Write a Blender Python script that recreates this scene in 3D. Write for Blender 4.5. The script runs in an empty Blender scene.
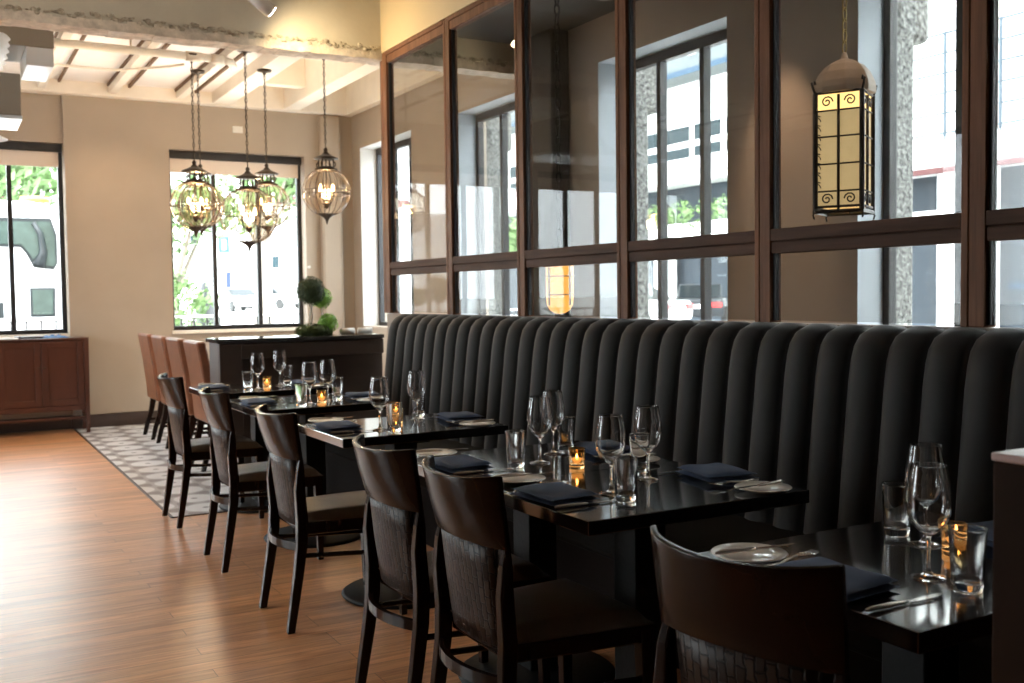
import bpy, bmesh, math, random
from mathutils import Vector, Matrix
random.seed(7)
sc = bpy.context.scene
COL = sc.collection
PI = math.pi

# ------------------------------------------------------------------ helpers
class MB:
    """collects shapes into one mesh"""
    def __init__(s): s.v = []; s.f = []; s.sm = []
    def add(s, vs, fs, smooth=False):
        n = len(s.v); s.v += [tuple(p) for p in vs]
        s.f += [tuple(i + n for i in f) for f in fs]; s.sm += [smooth] * len(fs); return s
    def box(s, x0, x1, y0, y1, z0, z1):
        return s.add([(x0,y0,z0),(x1,y0,z0),(x1,y1,z0),(x0,y1,z0),(x0,y0,z1),(x1,y0,z1),(x1,y1,z1),(x0,y1,z1)],
                     [(0,3,2,1),(4,5,6,7),(0,1,5,4),(1,2,6,5),(2,3,7,6),(3,0,4,7)])
    def boxm(s, M, sx, sy, sz):
        b = MB().box(-sx/2,sx/2,-sy/2,sy/2,-sz/2,sz/2)
        return s.add([M @ Vector(p) for p in b.v], b.f)
    def tube(s, pts, r, seg=8, closed=False, smooth=True):
        pts = [Vector(p) for p in pts]; n = len(pts)
        rr = r if isinstance(r, (list, tuple)) else [r] * n
        vs = []; up = None
        for i, p in enumerate(pts):
            if closed: t = (pts[(i+1) % n] - pts[i-1])
            else: t = pts[min(i+1, n-1)] - pts[max(i-1, 0)]
            if t.length < 1e-9: t = Vector((0,0,1))
            t.normalize()
            if up is None:
                up = Vector((0,0,1)) if abs(t.z) < .9 else Vector((1,0,0))
            a = t.cross(up)
            if a.length < 1e-6: a = t.orthogonal()
            a.normalize(); b = a.cross(t); up = b
            for k in range(seg):
                w = 2*PI*k/seg
                vs.append(p + a*(math.cos(w)*rr[i]) + b*(math.sin(w)*rr[i]))
        fs = []
        for i in range(n if closed else n-1):
            j = (i+1) % n
            for k in range(seg):
                l = (k+1) % seg
                fs.append((i*seg+k, j*seg+k, j*seg+l, i*seg+l))
        if not closed:
            fs.append(tuple(range(seg))); fs.append(tuple((n-1)*seg + k for k in reversed(range(seg))))
        return s.add(vs, fs, smooth)
    def lathe(s, prof, seg=32, c=(0,0,0), smooth=True, closed=False, sx=1, sy=1):
        vs = []; fs = []; n = len(prof)
        for r, z in prof:
            for k in range(seg):
                w = 2*PI*k/seg
                vs.append((c[0]+r*math.cos(w)*sx, c[1]+r*math.sin(w)*sy, c[2]+z))
        for i in range(n if closed else n-1):
            j = (i+1) % n
            for k in range(seg):
                l = (k+1) % seg
                fs.append((i*seg+k, i*seg+l, j*seg+l, j*seg+k))
        if not closed:
            if prof[0][0] > 1e-4: fs.append(tuple(reversed(range(seg))))
            if prof[-1][0] > 1e-4: fs.append(tuple((n-1)*seg+k for k in range(seg)))
        return s.add(vs, fs, smooth)
    def sweep(s, pts, secs, smooth=False):
        """pts: centre points, secs: (hx, hy) half sizes of a rectangular section in x,y"""
        vs = []; fs = []
        for p, (a, b) in zip(pts, secs):
            for dx, dy in ((-a,-b),(a,-b),(a,b),(-a,b)): vs.append((p[0]+dx, p[1]+dy, p[2]))
        n = len(pts)
        for i in range(n-1):
            for k in range(4):
                l = (k+1) % 4
                fs.append((i*4+k, i*4+l, i*4+4+l, i*4+4+k))
        fs.append((3,2,1,0)); fs.append(tuple((n-1)*4+k for k in range(4)))
        return s.add(vs, fs, smooth)
    def grid(s, P, close_u=False, smooth=True):
        """P[i][j] points"""
        n = len(P); m = len(P[0]); vs = [p for r in P for p in r]; fs = []
        for i in range(n-1):
            for j in range(m if close_u else m-1):
                k = (j+1) % m
                fs.append((i*m+j, i*m+k, (i+1)*m+k, (i+1)*m+j))
        return s.add(vs, fs, smooth)
    def prism(s, poly, y0, y1, ax='y'):
        n = len(poly)
        def q(a, b, t): return (a,t,b) if ax=='y' else ((t,a,b) if ax=='x' else (a,b,t))
        vs = [q(a,b,y0) for a,b in poly] + [q(a,b,y1) for a,b in poly]
        fs = [tuple(range(n)), tuple(reversed(range(n,2*n)))]
        for i in range(n):
            j = (i+1) % n; fs.append((i, i+n, j+n, j))
        return s.add(vs, fs)
    def ball(s, c, r, seg=10, rings=7, sz=None):
        sz = sz or r
        prof = [(math.sin(PI*i/rings)*r, -math.cos(PI*i/rings)*sz) for i in range(rings+1)]
        prof[0] = (1e-5, -sz); prof[-1] = (1e-5, sz)
        return s.lathe(prof, seg, c)
    def build(s, name, m, parent=None, loc=(0,0,0), rz=0, bevel=0, bseg=2, sub=0, label=None):
        me = bpy.data.meshes.new(name); me.from_pydata(s.v, [], s.f)
        me.polygons.foreach_set('use_smooth', s.sm)
        bm = bmesh.new(); bm.from_mesh(me); bmesh.ops.recalc_face_normals(bm, faces=bm.faces); bm.to_mesh(me); bm.free()
        o = bpy.data.objects.new(name, me); COL.objects.link(o)
        if m: me.materials.append(m)
        o.location = loc; o.rotation_euler.z = rz
        if parent: o.parent = parent
        if bevel:
            b = o.modifiers.new('bevel', 'BEVEL'); b.width = bevel; b.segments = bseg; b.limit_method = 'ANGLE'; b.angle_limit = .6
            b.harden_normals = False
        if sub:
            b = o.modifiers.new('sub', 'SUBSURF'); b.levels = sub; b.render_levels = sub
        if label: o['label'] = label
        return o

def tag(o, label, cat, group=None, kind=None):
    if label: o['label'] = label
    if cat: o['category'] = cat
    if group: o['group'] = group
    if kind: o['kind'] = kind
    return o
def thing(name, label, cat, loc=(0,0,0), rz=0, group=None):
    o = bpy.data.objects.new(name, None); COL.objects.link(o); o.empty_display_size = .1
    o.location = loc; o.rotation_euler.z = rz
    return tag(o, label, cat, group)
def struct(name, mb, m, parent=None, bevel=0, label=None):
    o = mb.build(name, m, parent, bevel=bevel)
    if parent is None: o['kind'] = 'structure'
    if label: o['label'] = label
    return o
def kids(o): return [c for c in COL.objects if c.parent == o]
def copy_tree(o, parent=None):
    c = o.copy(); COL.objects.link(c)
    if parent: c.parent = parent
    for k in kids(o): copy_tree(k, c)
    return c
def place(proto, used, loc, rz, label, group=None):
    o = copy_tree(proto) if used else proto
    o.location = loc; o.rotation_euler.z = rz; o['label'] = label
    if group: o['group'] = group
    return o

# ------------------------------------------------------------------ materials
def nodes(name):
    m = bpy.data.materials.new(name); m.use_nodes = True
    return m, m.node_tree, m.node_tree.nodes['Principled BSDF']
def N(nt, t, **kw):
    n = nt.nodes.new(t)
    for k, v in kw.items():
        if k in n.inputs: n.inputs[k].default_value = v
        else: setattr(n, k, v)
    return n
def mat(name, c, rough=.5, metal=0, coat=0, sheen=0, emit=None, es=0, var=0, vscale=8, bump=0, bscale=60, stretch=None, spec=.5):
    m, nt, p = nodes(name); L = nt.links.new
    p.inputs['Base Color'].default_value = (*c, 1); p.inputs['Roughness'].default_value = rough
    p.inputs['Metallic'].default_value = metal; p.inputs['Coat Weight'].default_value = coat
    p.inputs['Coat Roughness'].default_value = .08
    p.inputs['Sheen Weight'].default_value = sheen
    p.inputs['Specular IOR Level'].default_value = spec
    if emit: p.inputs['Emission Color'].default_value = (*emit, 1); p.inputs['Emission Strength'].default_value = es
    if var or bump:
        tc = N(nt, 'ShaderNodeTexCoord'); mp = N(nt, 'ShaderNodeMapping')
        if stretch: mp.inputs['Scale'].default_value = stretch
        L(tc.outputs['Object'], mp.inputs['Vector'])
    if var:
        n = N(nt, 'ShaderNodeTexNoise', Scale=vscale, Detail=5.0, Roughness=.6); L(mp.outputs[0], n.inputs['Vector'])
        mr = N(nt, 'ShaderNodeMapRange'); mr.inputs['From Min'].default_value = .3; mr.inputs['From Max'].default_value = .7
        mr.inputs['To Min'].default_value = 1-var; mr.inputs['To Max'].default_value = 1+var; L(n.outputs['Fac'], mr.inputs['Value'])
        mx = N(nt, 'ShaderNodeVectorMath', operation='SCALE'); mx.inputs[0].default_value = c; L(mr.outputs[0], mx.inputs['Scale'])
        L(mx.outputs[0], p.inputs['Base Color'])
    if bump:
        n = N(nt, 'ShaderNodeTexNoise', Scale=bscale, Detail=4.0); L(mp.outputs[0], n.inputs['Vector'])
        b = N(nt, 'ShaderNodeBump', Strength=bump, Distance=.01); L(n.outputs['Fac'], b.inputs['Height']); L(b.outputs[0], p.inputs['Normal'])
    return m
def thin_glass(name, tint=(1,1,1), ior=1.5, boost=1.0):
    m = bpy.data.materials.new(name); m.use_nodes = True; nt = m.node_tree; nt.nodes.clear(); L = nt.links.new
    o = N(nt, 'ShaderNodeOutputMaterial'); t = N(nt, 'ShaderNodeBsdfTransparent'); t.inputs['Color'].default_value = (*tint, 1)
    g = N(nt, 'ShaderNodeBsdfGlossy'); g.inputs['Roughness'].default_value = 0.0
    f = N(nt, 'ShaderNodeLayerWeight', Blend=.5); pw = N(nt, 'ShaderNodeMath', operation='POWER'); pw.inputs[1].default_value = 5
    f0 = ((ior-1)/(ior+1))**2; mu = N(nt, 'ShaderNodeMath', operation='MULTIPLY_ADD', use_clamp=True); mu.inputs[1].default_value = (1-f0)*boost; mu.inputs[2].default_value = f0*boost
    x = N(nt, 'ShaderNodeMixShader'); L(f.outputs['Facing'], pw.inputs[0]); L(pw.outputs[0], mu.inputs[0]); L(mu.outputs[0], x.inputs[0]); L(t.outputs[0], x.inputs[1]); L(g.outputs[0], x.inputs[2]); L(x.outputs[0], o.inputs[0])
    return m
def glass(name, c=(1,1,1), rough=0.0, ior=1.46):
    m, nt, p = nodes(name); p.inputs['Base Color'].default_value = (*c, 1); p.inputs['Roughness'].default_value = rough
    p.inputs['Transmission Weight'].default_value = 1; p.inputs['IOR'].default_value = ior
    return m
def emis(name, c, s):
    m = bpy.data.materials.new(name); m.use_nodes = True; nt = m.node_tree; nt.nodes.clear()
    o = N(nt, 'ShaderNodeOutputMaterial'); e = N(nt, 'ShaderNodeEmission', Strength=s); e.inputs['Color'].default_value = (*c, 1)
    nt.links.new(e.outputs[0], o.inputs[0]); return m

M = {}
M['wall'] = mat('taupe_paint', (.37,.305,.24), .75, var=.05, vscale=1.5, bump=.05, bscale=90)
M['wall_up'] = mat('ochre_paint', (.60,.47,.28), .7, var=.04, vscale=2)
M['beam'] = mat('beam_paint', (.52,.48,.40), .8, var=.08, vscale=3, bump=.1, bscale=30)
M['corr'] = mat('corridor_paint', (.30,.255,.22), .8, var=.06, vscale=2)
M['corr_dark'] = mat('dark_ceiling_paint', (.05,.047,.043), .85)
M['cream'] = mat('cream_ceiling_paint', (.80,.74,.64), .7, var=.05, vscale=4)
M['panel'] = mat('white_ceiling_board', (.86,.83,.80), .8, var=.03)
M['plaster'] = mat('chipped_plaster', (.62,.55,.47), .9, var=.25, vscale=14, bump=.8, bscale=60)
M['rubble'] = mat('exposed_rubble', (.46,.41,.33), .95, var=.5, vscale=25, bump=1, bscale=90)
M['stone'] = None
M['white'] = mat('reveal_paint', (.62,.62,.60), .7)
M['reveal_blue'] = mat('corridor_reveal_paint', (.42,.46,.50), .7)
M['base'] = mat('dark_baseboard', (.045,.028,.022), .45)
M['black_metal'] = mat('black_window_metal', (.018,.018,.02), .4)
M['shade'] = mat('roller_shade_cloth', (.74,.64,.55), .85)
M['dark_wood'] = mat('espresso_wood', (.014,.006,.004), .22, spec=.27, var=.3, vscale=6, stretch=(1,1,.15))
M['table'] = mat('black_table_lacquer', (.010,.007,.007), .10, coat=.8, var=.2, vscale=10, spec=.5)
M['iron'] = mat('black_cast_iron', (.006,.006,.006), .55, bump=.1, spec=.2)
M['leather_b'] = mat('black_leather', (.045,.024,.012), .34, spec=.3, bump=.25, bscale=220)
M['leather'] = mat('cognac_leather', (.20,.078,.038), .36, var=.25, vscale=9, bump=.15, bscale=180)
M['velvet'] = mat('charcoal_velvet', (.011,.0098,.0090), .7, sheen=.16, var=.22, vscale=5, spec=.3)
M['halfwall'] = mat('dark_stained_panel', (.055,.038,.031), .42, var=.15, vscale=8, stretch=(.2,1,1))
M['halftop'] = mat('half_wall_cap', (.05,.05,.05), .12, coat=.5)
M['napkin'] = mat('navy_linen', (.013,.044,.118), .85, sheen=.08, bump=.3, bscale=400)
M['blue_cloth'] = mat('blue_linen', (.008,.07,.19), .8, bump=.2, bscale=200)
M['china'] = mat('white_china', (.86,.82,.75), .12, coat=.4)
M['steel'] = mat('polished_cutlery', (.78,.74,.70), .16, metal=1)
M['handle'] = mat('pale_cutlery_handle', (.66,.58,.50), .22, metal=.6)
M['glass'] = glass('clear_stemware')
M['amber'] = glass('amber_votive_glass', (1.0,.72,.36), .04)
M['flame'] = emis('flame', (1,.52,.17), 60)
M['wax'] = mat('candle_wax', (.8,.6,.4), .5, emit=(1,.5,.18), es=.7)
M['bulb'] = emis('warm_bulb', (1,.70,.38), 9)
M['bronze'] = mat('aged_bronze', (.055,.040,.028), .42, metal=.6)
M['globe'] = thin_glass('ribbed_globe_glass', (.97,.93,.87), 1.5, 1.2)
M['pane'] = thin_glass('window_pane', (.97,.99,.99), 1.45)
M['part_pane'] = thin_glass('partition_pane', (.78,.78,.77), 1.55, .42)
M['frame_wood'] = mat('walnut_frame', (.165,.078,.043), .55, spec=.15, var=.35, vscale=5, stretch=(6,6,.4))
M['frame_wood_h'] = mat('walnut_rail', (.075,.038,.024), .6, spec=.12, var=.35, vscale=5, stretch=(6,.4,6))
M['side_wood'] = mat('red_brown_sideboard_wood', (.062,.021,.012), .36, coat=.25, var=.25, vscale=6, stretch=(1,1,.2))
M['duct'] = mat('duct_metal', (.30,.26,.21), .5, metal=.3)
M['duct_w'] = mat('galvanised_duct', (.72,.76,.80), .35, metal=.4)
M['lamp_w'] = mat('white_lamp_metal', (.62,.58,.54), .45)
M['spot_mouth'] = emis('spot_mouth', (1,.9,.72), 60)
M['shade_glass'] = mat('lantern_amber_glass', (.80,.68,.42), .35, emit=(1,.72,.34), es=.5, var=.15, vscale=6)
M['lt_top'] = emis('lantern_lit_crown', (1,.62,.22), 2.2)
M['orange_glass'] = mat('orange_lantern_glass', (.8,.42,.12), .3, emit=(1,.42,.07), es=1.3)
M['lt_copper'] = mat('lantern_hood_metal', (.46,.36,.28), .55, metal=.1, var=.15)
M['leaf_d'] = mat('dark_boxwood', (.035,.060,.018), .7, var=.4, vscale=30)
M['leaf_l'] = mat('lime_foliage', (.22,.42,.06), .6, var=.3, vscale=30)
M['moss'] = mat('moss', (.06,.085,.02), .9, var=.5, vscale=40)
M['bark'] = mat('pale_bark', (.5,.45,.38), .8)
M['trunk'] = mat('tree_bark', (.28,.24,.2), .9)
M['leaf_t'] = mat('street_tree_leaves', (.13,.22,.075), .6, var=.4, vscale=1.5)
M['ground'] = mat('pale_pavement', (.72,.72,.70), .9, var=.06, vscale=.6)
M['road'] = mat('asphalt', (.30,.30,.31), .9, var=.08)
M['b_white'] = mat('white_render', (.75,.75,.74), .8)
M['b_pale'] = mat('pale_facade', (.62,.62,.61), .8)
M['b_red'] = mat('brick_red_band', (.10,.035,.035), .8)
M['b_teal'] = mat('teal_tinted_glass', (.010,.024,.030), .3, spec=.2)
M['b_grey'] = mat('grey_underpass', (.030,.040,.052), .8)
M['b_blue'] = mat('blue_banner', (.003,.014,.055), .6)
M['b_lblue'] = mat('light_blue_paint', (.012,.045,.085), .6)
M['car_w'] = mat('white_car_paint', (.7,.7,.71), .25, coat=1)
M['car_g'] = mat('grey_car_paint', (.018,.021,.026), .3, spec=.3)
M['rubber'] = mat('tyre_rubber', (.02,.02,.02), .8)
M['car_glass'] = mat('dark_car_glass', (.008,.012,.014), .2, spec=.2)
M['tail'] = mat('red_tail_lamp', (.5,.03,.03), .3)
M['yellow'] = mat('amber_beacon', (.75,.45,.04), .4)
M['plastic_w'] = mat('white_plastic', (.7,.68,.64), .5)
M['paper'] = mat('white_paper', (.72,.72,.7), .7)
M['dark_leath'] = mat('black_menu_cover', (.02,.02,.025), .5)

# stone pier
m, nt, p = nodes('rough_pebble_stone'); L = nt.links.new
tc = N(nt,'ShaderNodeTexCoord'); v = N(nt,'ShaderNodeTexVoronoi', Scale=26.0); n = N(nt,'ShaderNodeTexNoise', Scale=45.0, Detail=6.0)
cr = N(nt,'ShaderNodeValToRGB'); cr.color_ramp.elements[0].position=.30; cr.color_ramp.elements[0].color=(.022,.023,.022,1); cr.color_ramp.elements[1].position=.66; cr.color_ramp.elements[1].color=(.25,.25,.235,1)
L(tc.outputs['Object'], v.inputs['Vector']); L(tc.outputs['Object'], n.inputs['Vector']); L(n.outputs['Fac'], cr.inputs[0]); L(cr.outputs[0], p.inputs['Base Color'])
b = N(nt,'ShaderNodeBump', Strength=.6, Distance=.015); L(v.outputs['Distance'], b.inputs['Height']); L(b.outputs[0], p.inputs['Normal']); p.inputs['Roughness'].default_value=.9
M['stone'] = m

# oak floor: planks run along X
m, nt, p = nodes('oak_planks'); L = nt.links.new
tc = N(nt,'ShaderNodeTexCoord'); br = N(nt,'ShaderNodeTexBrick')
br.inputs['Scale'].default_value=1; br.inputs['Brick Width'].default_value=1.3; br.inputs['Row Height'].default_value=.085
br.inputs['Mortar Size'].default_value=.0012; br.inputs['Mortar Smooth'].default_value=.3; br.inputs['Bias'].default_value=0; br.offset=.37; br.offset_frequency=3
br.inputs['Color1'].default_value=(0,0,0,1); br.inputs['Color2'].default_value=(1,1,1,1); br.inputs['Mortar'].default_value=(.5,.5,.5,1)
mp = N(nt,'ShaderNodeMapping'); mp.inputs['Scale'].default_value=(1.1,14,1)
n1 = N(nt,'ShaderNodeTexNoise', Scale=2.2, Detail=8.0, Roughness=.65, Distortion=1.2)
L(tc.outputs['Object'], br.inputs['Vector']); L(tc.outputs['Object'], mp.inputs['Vector'])
ad = N(nt,'ShaderNodeVectorMath', operation='ADD'); L(mp.outputs[0], ad.inputs[0])
sc_ = N(nt,'ShaderNodeVectorMath', operation='SCALE'); sc_.inputs['Scale'].default_value=9; L(br.outputs['Color'], sc_.inputs[0]); L(sc_.outputs[0], ad.inputs[1]); L(ad.outputs[0], n1.inputs['Vector'])
r1 = N(nt,'ShaderNodeValToRGB'); e=r1.color_ramp.elements; e[0].position=.22; e[0].color=(.30,.10,.034,1); e[1].position=.72; e[1].color=(.76,.39,.18,1)
L(n1.outputs['Fac'], r1.inputs[0])
r2 = N(nt,'ShaderNodeMapRange'); r2.inputs['To Min'].default_value=.82; r2.inputs['To Max'].default_value=1.18
L(br.outputs['Color'], r2.inputs['Value'])
mx = N(nt,'ShaderNodeVectorMath', operation='SCALE'); L(r1.outputs[0], mx.inputs[0]); L(r2.outputs[0], mx.inputs['Scale'])
dk = N(nt,'ShaderNodeMix', data_type='RGBA'); L(br.outputs['Fac'], dk.inputs[0]); L(mx.outputs[0], dk.inputs[6]); dk.inputs[7].default_value=(.10,.04,.02,1)
L(dk.outputs[2], p.inputs['Base Color'])
n2 = N(nt,'ShaderNodeTexNoise', Scale=3.0, Detail=3.0); L(mp.outputs[0], n2.inputs['Vector'])
rr = N(nt,'ShaderNodeMapRange'); rr.inputs['To Min'].default_value=.26; rr.inputs['To Max'].default_value=.46; L(n2.outputs['Fac'], rr.inputs['Value']); L(rr.outputs[0], p.inputs['Roughness'])
b = N(nt,'ShaderNodeBump', Strength=.06, Distance=.003); L(n1.outputs['Fac'], b.inputs['Height']); L(b.outputs[0], p.inputs['Normal'])
p.inputs['Coat Weight'].default_value=.25; p.inputs['Coat Roughness'].default_value=.30
M['oak'] = m

# patterned encaustic tile
m, nt, p = nodes('patterned_tile'); L = nt.links.new
tc = N(nt,'ShaderNodeTexCoord'); sx = N(nt,'ShaderNodeSeparateXYZ'); L(tc.outputs['Object'], sx.inputs[0])
def mth(op, a, b=None):
    q = N(nt,'ShaderNodeMath', operation=op)
    for i, w in enumerate((a, b)):
        if w is None: continue
        if isinstance(w,(int,float)): q.inputs[i].default_value = w
        else: L(w, q.inputs[i])
    return q.outputs[0]
K = 2*PI/.29
X = sx.outputs[0]; Y = sx.outputs[1]
c1 = mth('COSINE', mth('MULTIPLY', X, K)); 
c2 = mth('COSINE', mth('ADD', mth('MULTIPLY', X, K*.5), mth('MULTIPLY', Y, K*.866)))
c3 = mth('COSINE', mth('SUBTRACT', mth('MULTIPLY', X, K*.5), mth('MULTIPLY', Y, K*.866)))
s_ = mth('ADD', mth('ADD', c1, c2), c3)
rt = N(nt,'ShaderNodeValToRGB'); rt.color_ramp.interpolation='LINEAR'; e=rt.color_ramp.elements
e[0].position=.075; e[0].color=(.20,.17,.16,1); e[1].position=.22; e[1].color=(.74,.73,.72,1)
q=e.new(.10); q.color=(.40,.37,.36,1); q=e.new(.20); q.color=(.44,.42,.41,1)
q=e.new(.955); q.color=(.74,.72,.71,1); q=e.new(.975); q.color=(.22,.2,.19,1)
L(mth('DIVIDE', mth('ADD', s_, 1.5), 4.5), rt.inputs[0])
nz = N(nt,'ShaderNodeTexNoise', Scale=7.0, Detail=4.0); mv = N(nt,'ShaderNodeMapRange'); mv.inputs['To Min'].default_value=.75; mv.inputs['To Max'].default_value=1.2; L(nz.outputs['Fac'], mv.inputs['Value'])
ms = N(nt,'ShaderNodeVectorMath', operation='SCALE'); L(rt.outputs[0], ms.inputs[0]); L(mv.outputs[0], ms.inputs['Scale']); L(ms.outputs[0], p.inputs['Base Color'])
p.inputs['Roughness'].default_value=.32
M['tile'] = m

# carved block panel of the chair backs
m, nt, p = nodes('carved_block_wood'); L = nt.links.new
tc = N(nt,'ShaderNodeTexCoord'); s3 = N(nt,'ShaderNodeSeparateXYZ'); L(tc.outputs['Object'], s3.inputs[0])
cb = N(nt,'ShaderNodeCombineXYZ'); L(s3.outputs[2], cb.inputs[0]); L(s3.outputs[1], cb.inputs[1])
nw = N(nt,'ShaderNodeTexNoise', Scale=14.0); nws = N(nt,'ShaderNodeVectorMath', operation='SCALE'); nws.inputs['Scale'].default_value=.012; L(nw.outputs['Color'], nws.inputs[0])
ad = N(nt,'ShaderNodeVectorMath', operation='ADD'); L(cb.outputs[0], ad.inputs[0]); L(nws.outputs[0], ad.inputs[1])
br = N(nt,'ShaderNodeTexBrick'); br.inputs['Scale'].default_value=1; br.inputs['Brick Width'].default_value=.044; br.inputs['Row Height'].default_value=.021; br.inputs['Mortar Size'].default_value=.0028; br.inputs['Mortar Smooth'].default_value=.6
br.inputs['Color1'].default_value=(.015,.0075,.005,1); br.inputs['Color2'].default_value=(.058,.034,.022,1); br.inputs['Mortar'].default_value=(.006,.003,.002,1)
L(ad.outputs[0], br.inputs['Vector']); L(br.outputs['Color'], p.inputs['Base Color'])
b = N(nt,'ShaderNodeBump', Strength=1.0, Distance=.012); b.invert=True; L(br.outputs['Fac'], b.inputs['Height']); L(b.outputs[0], p.inputs['Normal'])
p.inputs['Roughness'].default_value=.38; p.inputs['Specular IOR Level'].default_value=.22
M['carved'] = m

# ------------------------------------------------------------------ setting
XG = 3.0; YB = 11.33; XW = 4.27
struct('floor', MB().box(-4.6,XW+.3,-3.2,YB+.3,-.12,0), M['oak'])
struct('floor_tiles', MB().box(1.21,XW,6.34,YB,0,.004), M['tile'], label='grey and white patterned tile floor')
struct('trim_3', MB().box(1.198,1.214,6.328,YB,0,.006).box(1.2,XW,6.326,6.34,0,.006), M['base'])

def wall_x(x0, x1, ya, yb, z0, z1, holes):
    """wall slab in the YZ plane between x0..x1 with rectangular holes (y0,y1,z0,z1)"""
    b = MB(); hs = sorted(holes); cur = ya
    for h in hs:
        if h[0] > cur: b.box(x0,x1,cur,h[0],z0,z1)
        b.box(x0,x1,h[0],h[1],z0,h[2]); b.box(x0,x1,h[0],h[1],h[3],z1); cur = h[1]
    b.box(x0,x1,cur,yb,z0,z1); return b
def swap(b): b.v = [(y,x,z) for x,y,z in b.v]; return b
BW = [(-2.30,-.81,.98,2.91),(-.30,1.19,.98,2.91),(2.22,3.70,.98,2.91)]
o = struct('wall_back', swap(wall_x(YB,YB+.28,-4.6,XW+.32,0,4.1,BW)), M['wall'])
struct('wall_back_projection', swap(wall_x(YB-.05,YB-.001,1.195,XW-.001,.14,3.39,[BW[2]])), M['wall'])
struct('wall_back_pilaster', MB().box(3.86,4.12,YB-.13,YB-.051,.14,3.39), M['wall'], bevel=.04)
RW = [(.0,1.43,.98,3.0),(2.42,3.83,.98,3.0),(4.85,6.24,.98,3.0),(7.1,8.54,.98,3.0),(9.6,11.02,.98,3.0)]
b = wall_x(XW,XW+.3,-3.2,7.4,0,4.1,RW[:3] + [(7.1,7.4,.98,3.0)])
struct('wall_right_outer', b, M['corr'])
b = MB(); b.box(XW,XW+.3,7.4,8.54,0,.98).box(XW,XW+.3,7.4,8.54,3.0,4.1).box(XW,XW+.3,8.54,9.6,0,4.1).box(XW,XW+.3,9.6,11.02,0,.98).box(XW,XW+.3,9.6,11.02,3.0,4.1).box(XW,XW+.3,11.02,YB,0,4.1)
struct('wall_right_end', b, M['wall'])
LW = [(6.0,8.2,.4,3.2)]
struct('wall_left', wall_x(-4.6,-4.35,-3.2,YB,0,4.1,LW), M['wall'])
struct('wall_front', MB().box(-4.35,XW+.3,-3.2,-3.0,0,4.1), M['corr_dark'])
# partition wall below and above the glass
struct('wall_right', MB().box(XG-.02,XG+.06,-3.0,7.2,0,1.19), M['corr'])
struct('wall_right_upper', MB().box(XG-.03,XG+.08,-3.0,7.2,3.131,4.0), M['wall_up'])
struct('ceiling', MB().box(-4.35,XG-.03,-3.0,7.2,4.0,4.1), M['beam'])
struct('ceiling_corridor', MB().box(XG+.08,XW,-3.0,7.2,3.32,3.42), M['corr_dark'])
struct('ceiling_far', MB().box(-4.35,2.66,7.38,YB,3.52,3.6).box(2.66,XW,7.38,YB,3.80,3.88), M['panel'])
# dropped beam with chipped lower edge
struct('ceiling_beam', MB().box(-4.35,XW,7.2,7.38,3.12,4.0), M['beam'])
b = MB()
for i in range(150):
    x = -4.3 + i*.057; b.box(x, x+.058, 7.19-random.random()*.006, 7.37, 3.085-random.random()*.008, 3.128+random.random()*.03)
struct('trim_4', b, M['plaster'], label='whitish chipped plaster along the lower edge of the beam')
b = MB()
x = -1.2
while x < XW-.1:
    r = random.uniform(.006,.021)
    ico = [Vector((random.uniform(-1,1),random.uniform(-1,1),random.uniform(-1,1))).normalized() for _ in range(1)]
    prof = [(1e-4,-r),(r*.8*random.uniform(.7,1.2),-r*.5),(r*random.uniform(.8,1.3),.1*r),(r*.7,r*.7),(1e-4,r)]
    b.lathe(prof, 6, (x, 7.195, 3.158+random.uniform(-.02,.022)), smooth=False, sx=random.uniform(.8,1.8), sy=.8)
    x += random.uniform(.008,.03)
struct('trim_5', b, M['rubble'], label='rough broken rubble edge on the beam')
# cornice + joists of the far ceiling
struct('trim_6', MB().box(-4.35,XW,YB-.16,YB,3.39,3.80).box(XW-.10,XW,7.38,YB-.16,3.39,3.80), M['cream'], bevel=.01)
b = MB(); xb = [-3.70+.665*i for i in range(10)]
for x in xb:
    b.box(x,x+.075,7.38,YB-.16,3.42,3.519)
struct('ceiling_battens', b, M['cream'], bevel=.005)
b = MB()
for x in xb: b.box(x+.19,x+.212,7.46,YB-.17,3.49,3.519).box(x-.014,x-.001,7.46,YB-.17,3.49,3.519)
struct('trim_7', b, mat('ceiling_shadow_strip', (.16,.10,.06), .8))  # solid brown strips stand in for the shadow gaps beside the battens
b = MB(); b.box(2.66,2.86,7.38,YB-.16,3.40,3.80).box(3.44,3.62,7.38,YB-.16,3.40,3.80)
b.box(2.86,3.44,9.0,9.16,3.5,3.80).box(3.62,XW-.1,9.0,9.16,3.5,3.80).box(2.86,3.44,10.4,10.52,3.5,3.80)
struct('ceiling_coffers', b, M['cream'], bevel=.008)
struct('column', MB().box(4.10,XW-.001,6.62,6.95,0,3.32), M['corr_dark'], bevel=.02)
struct('baseboard_back', MB().box(-4.35,1.18,YB-.022,YB-.001,.006,.14).box(1.18,XW,YB-.072,YB-.001,.006,.139), M['base'])
struct('baseboard_right', MB().box(XW-.02,XW-.001,7.38,YB-.02,.006,.14), M['base'])
# reveals
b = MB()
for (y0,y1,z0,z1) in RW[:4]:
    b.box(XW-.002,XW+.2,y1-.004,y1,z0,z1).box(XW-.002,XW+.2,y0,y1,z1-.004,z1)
struct('trim_1', b, M['reveal_blue'], label='pale blue window reveals of the outer wall')
b = MB()
for (y0,y1,z0,z1) in RW[4:]:
    b.box(XW-.002,XW+.2,y1-.004,y1,z0,z1).box(XW-.002,XW+.2,y0,y1,z1-.004,z1)
struct('trim_2', b, M['white'], label='white window reveal in the far corner')

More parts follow.
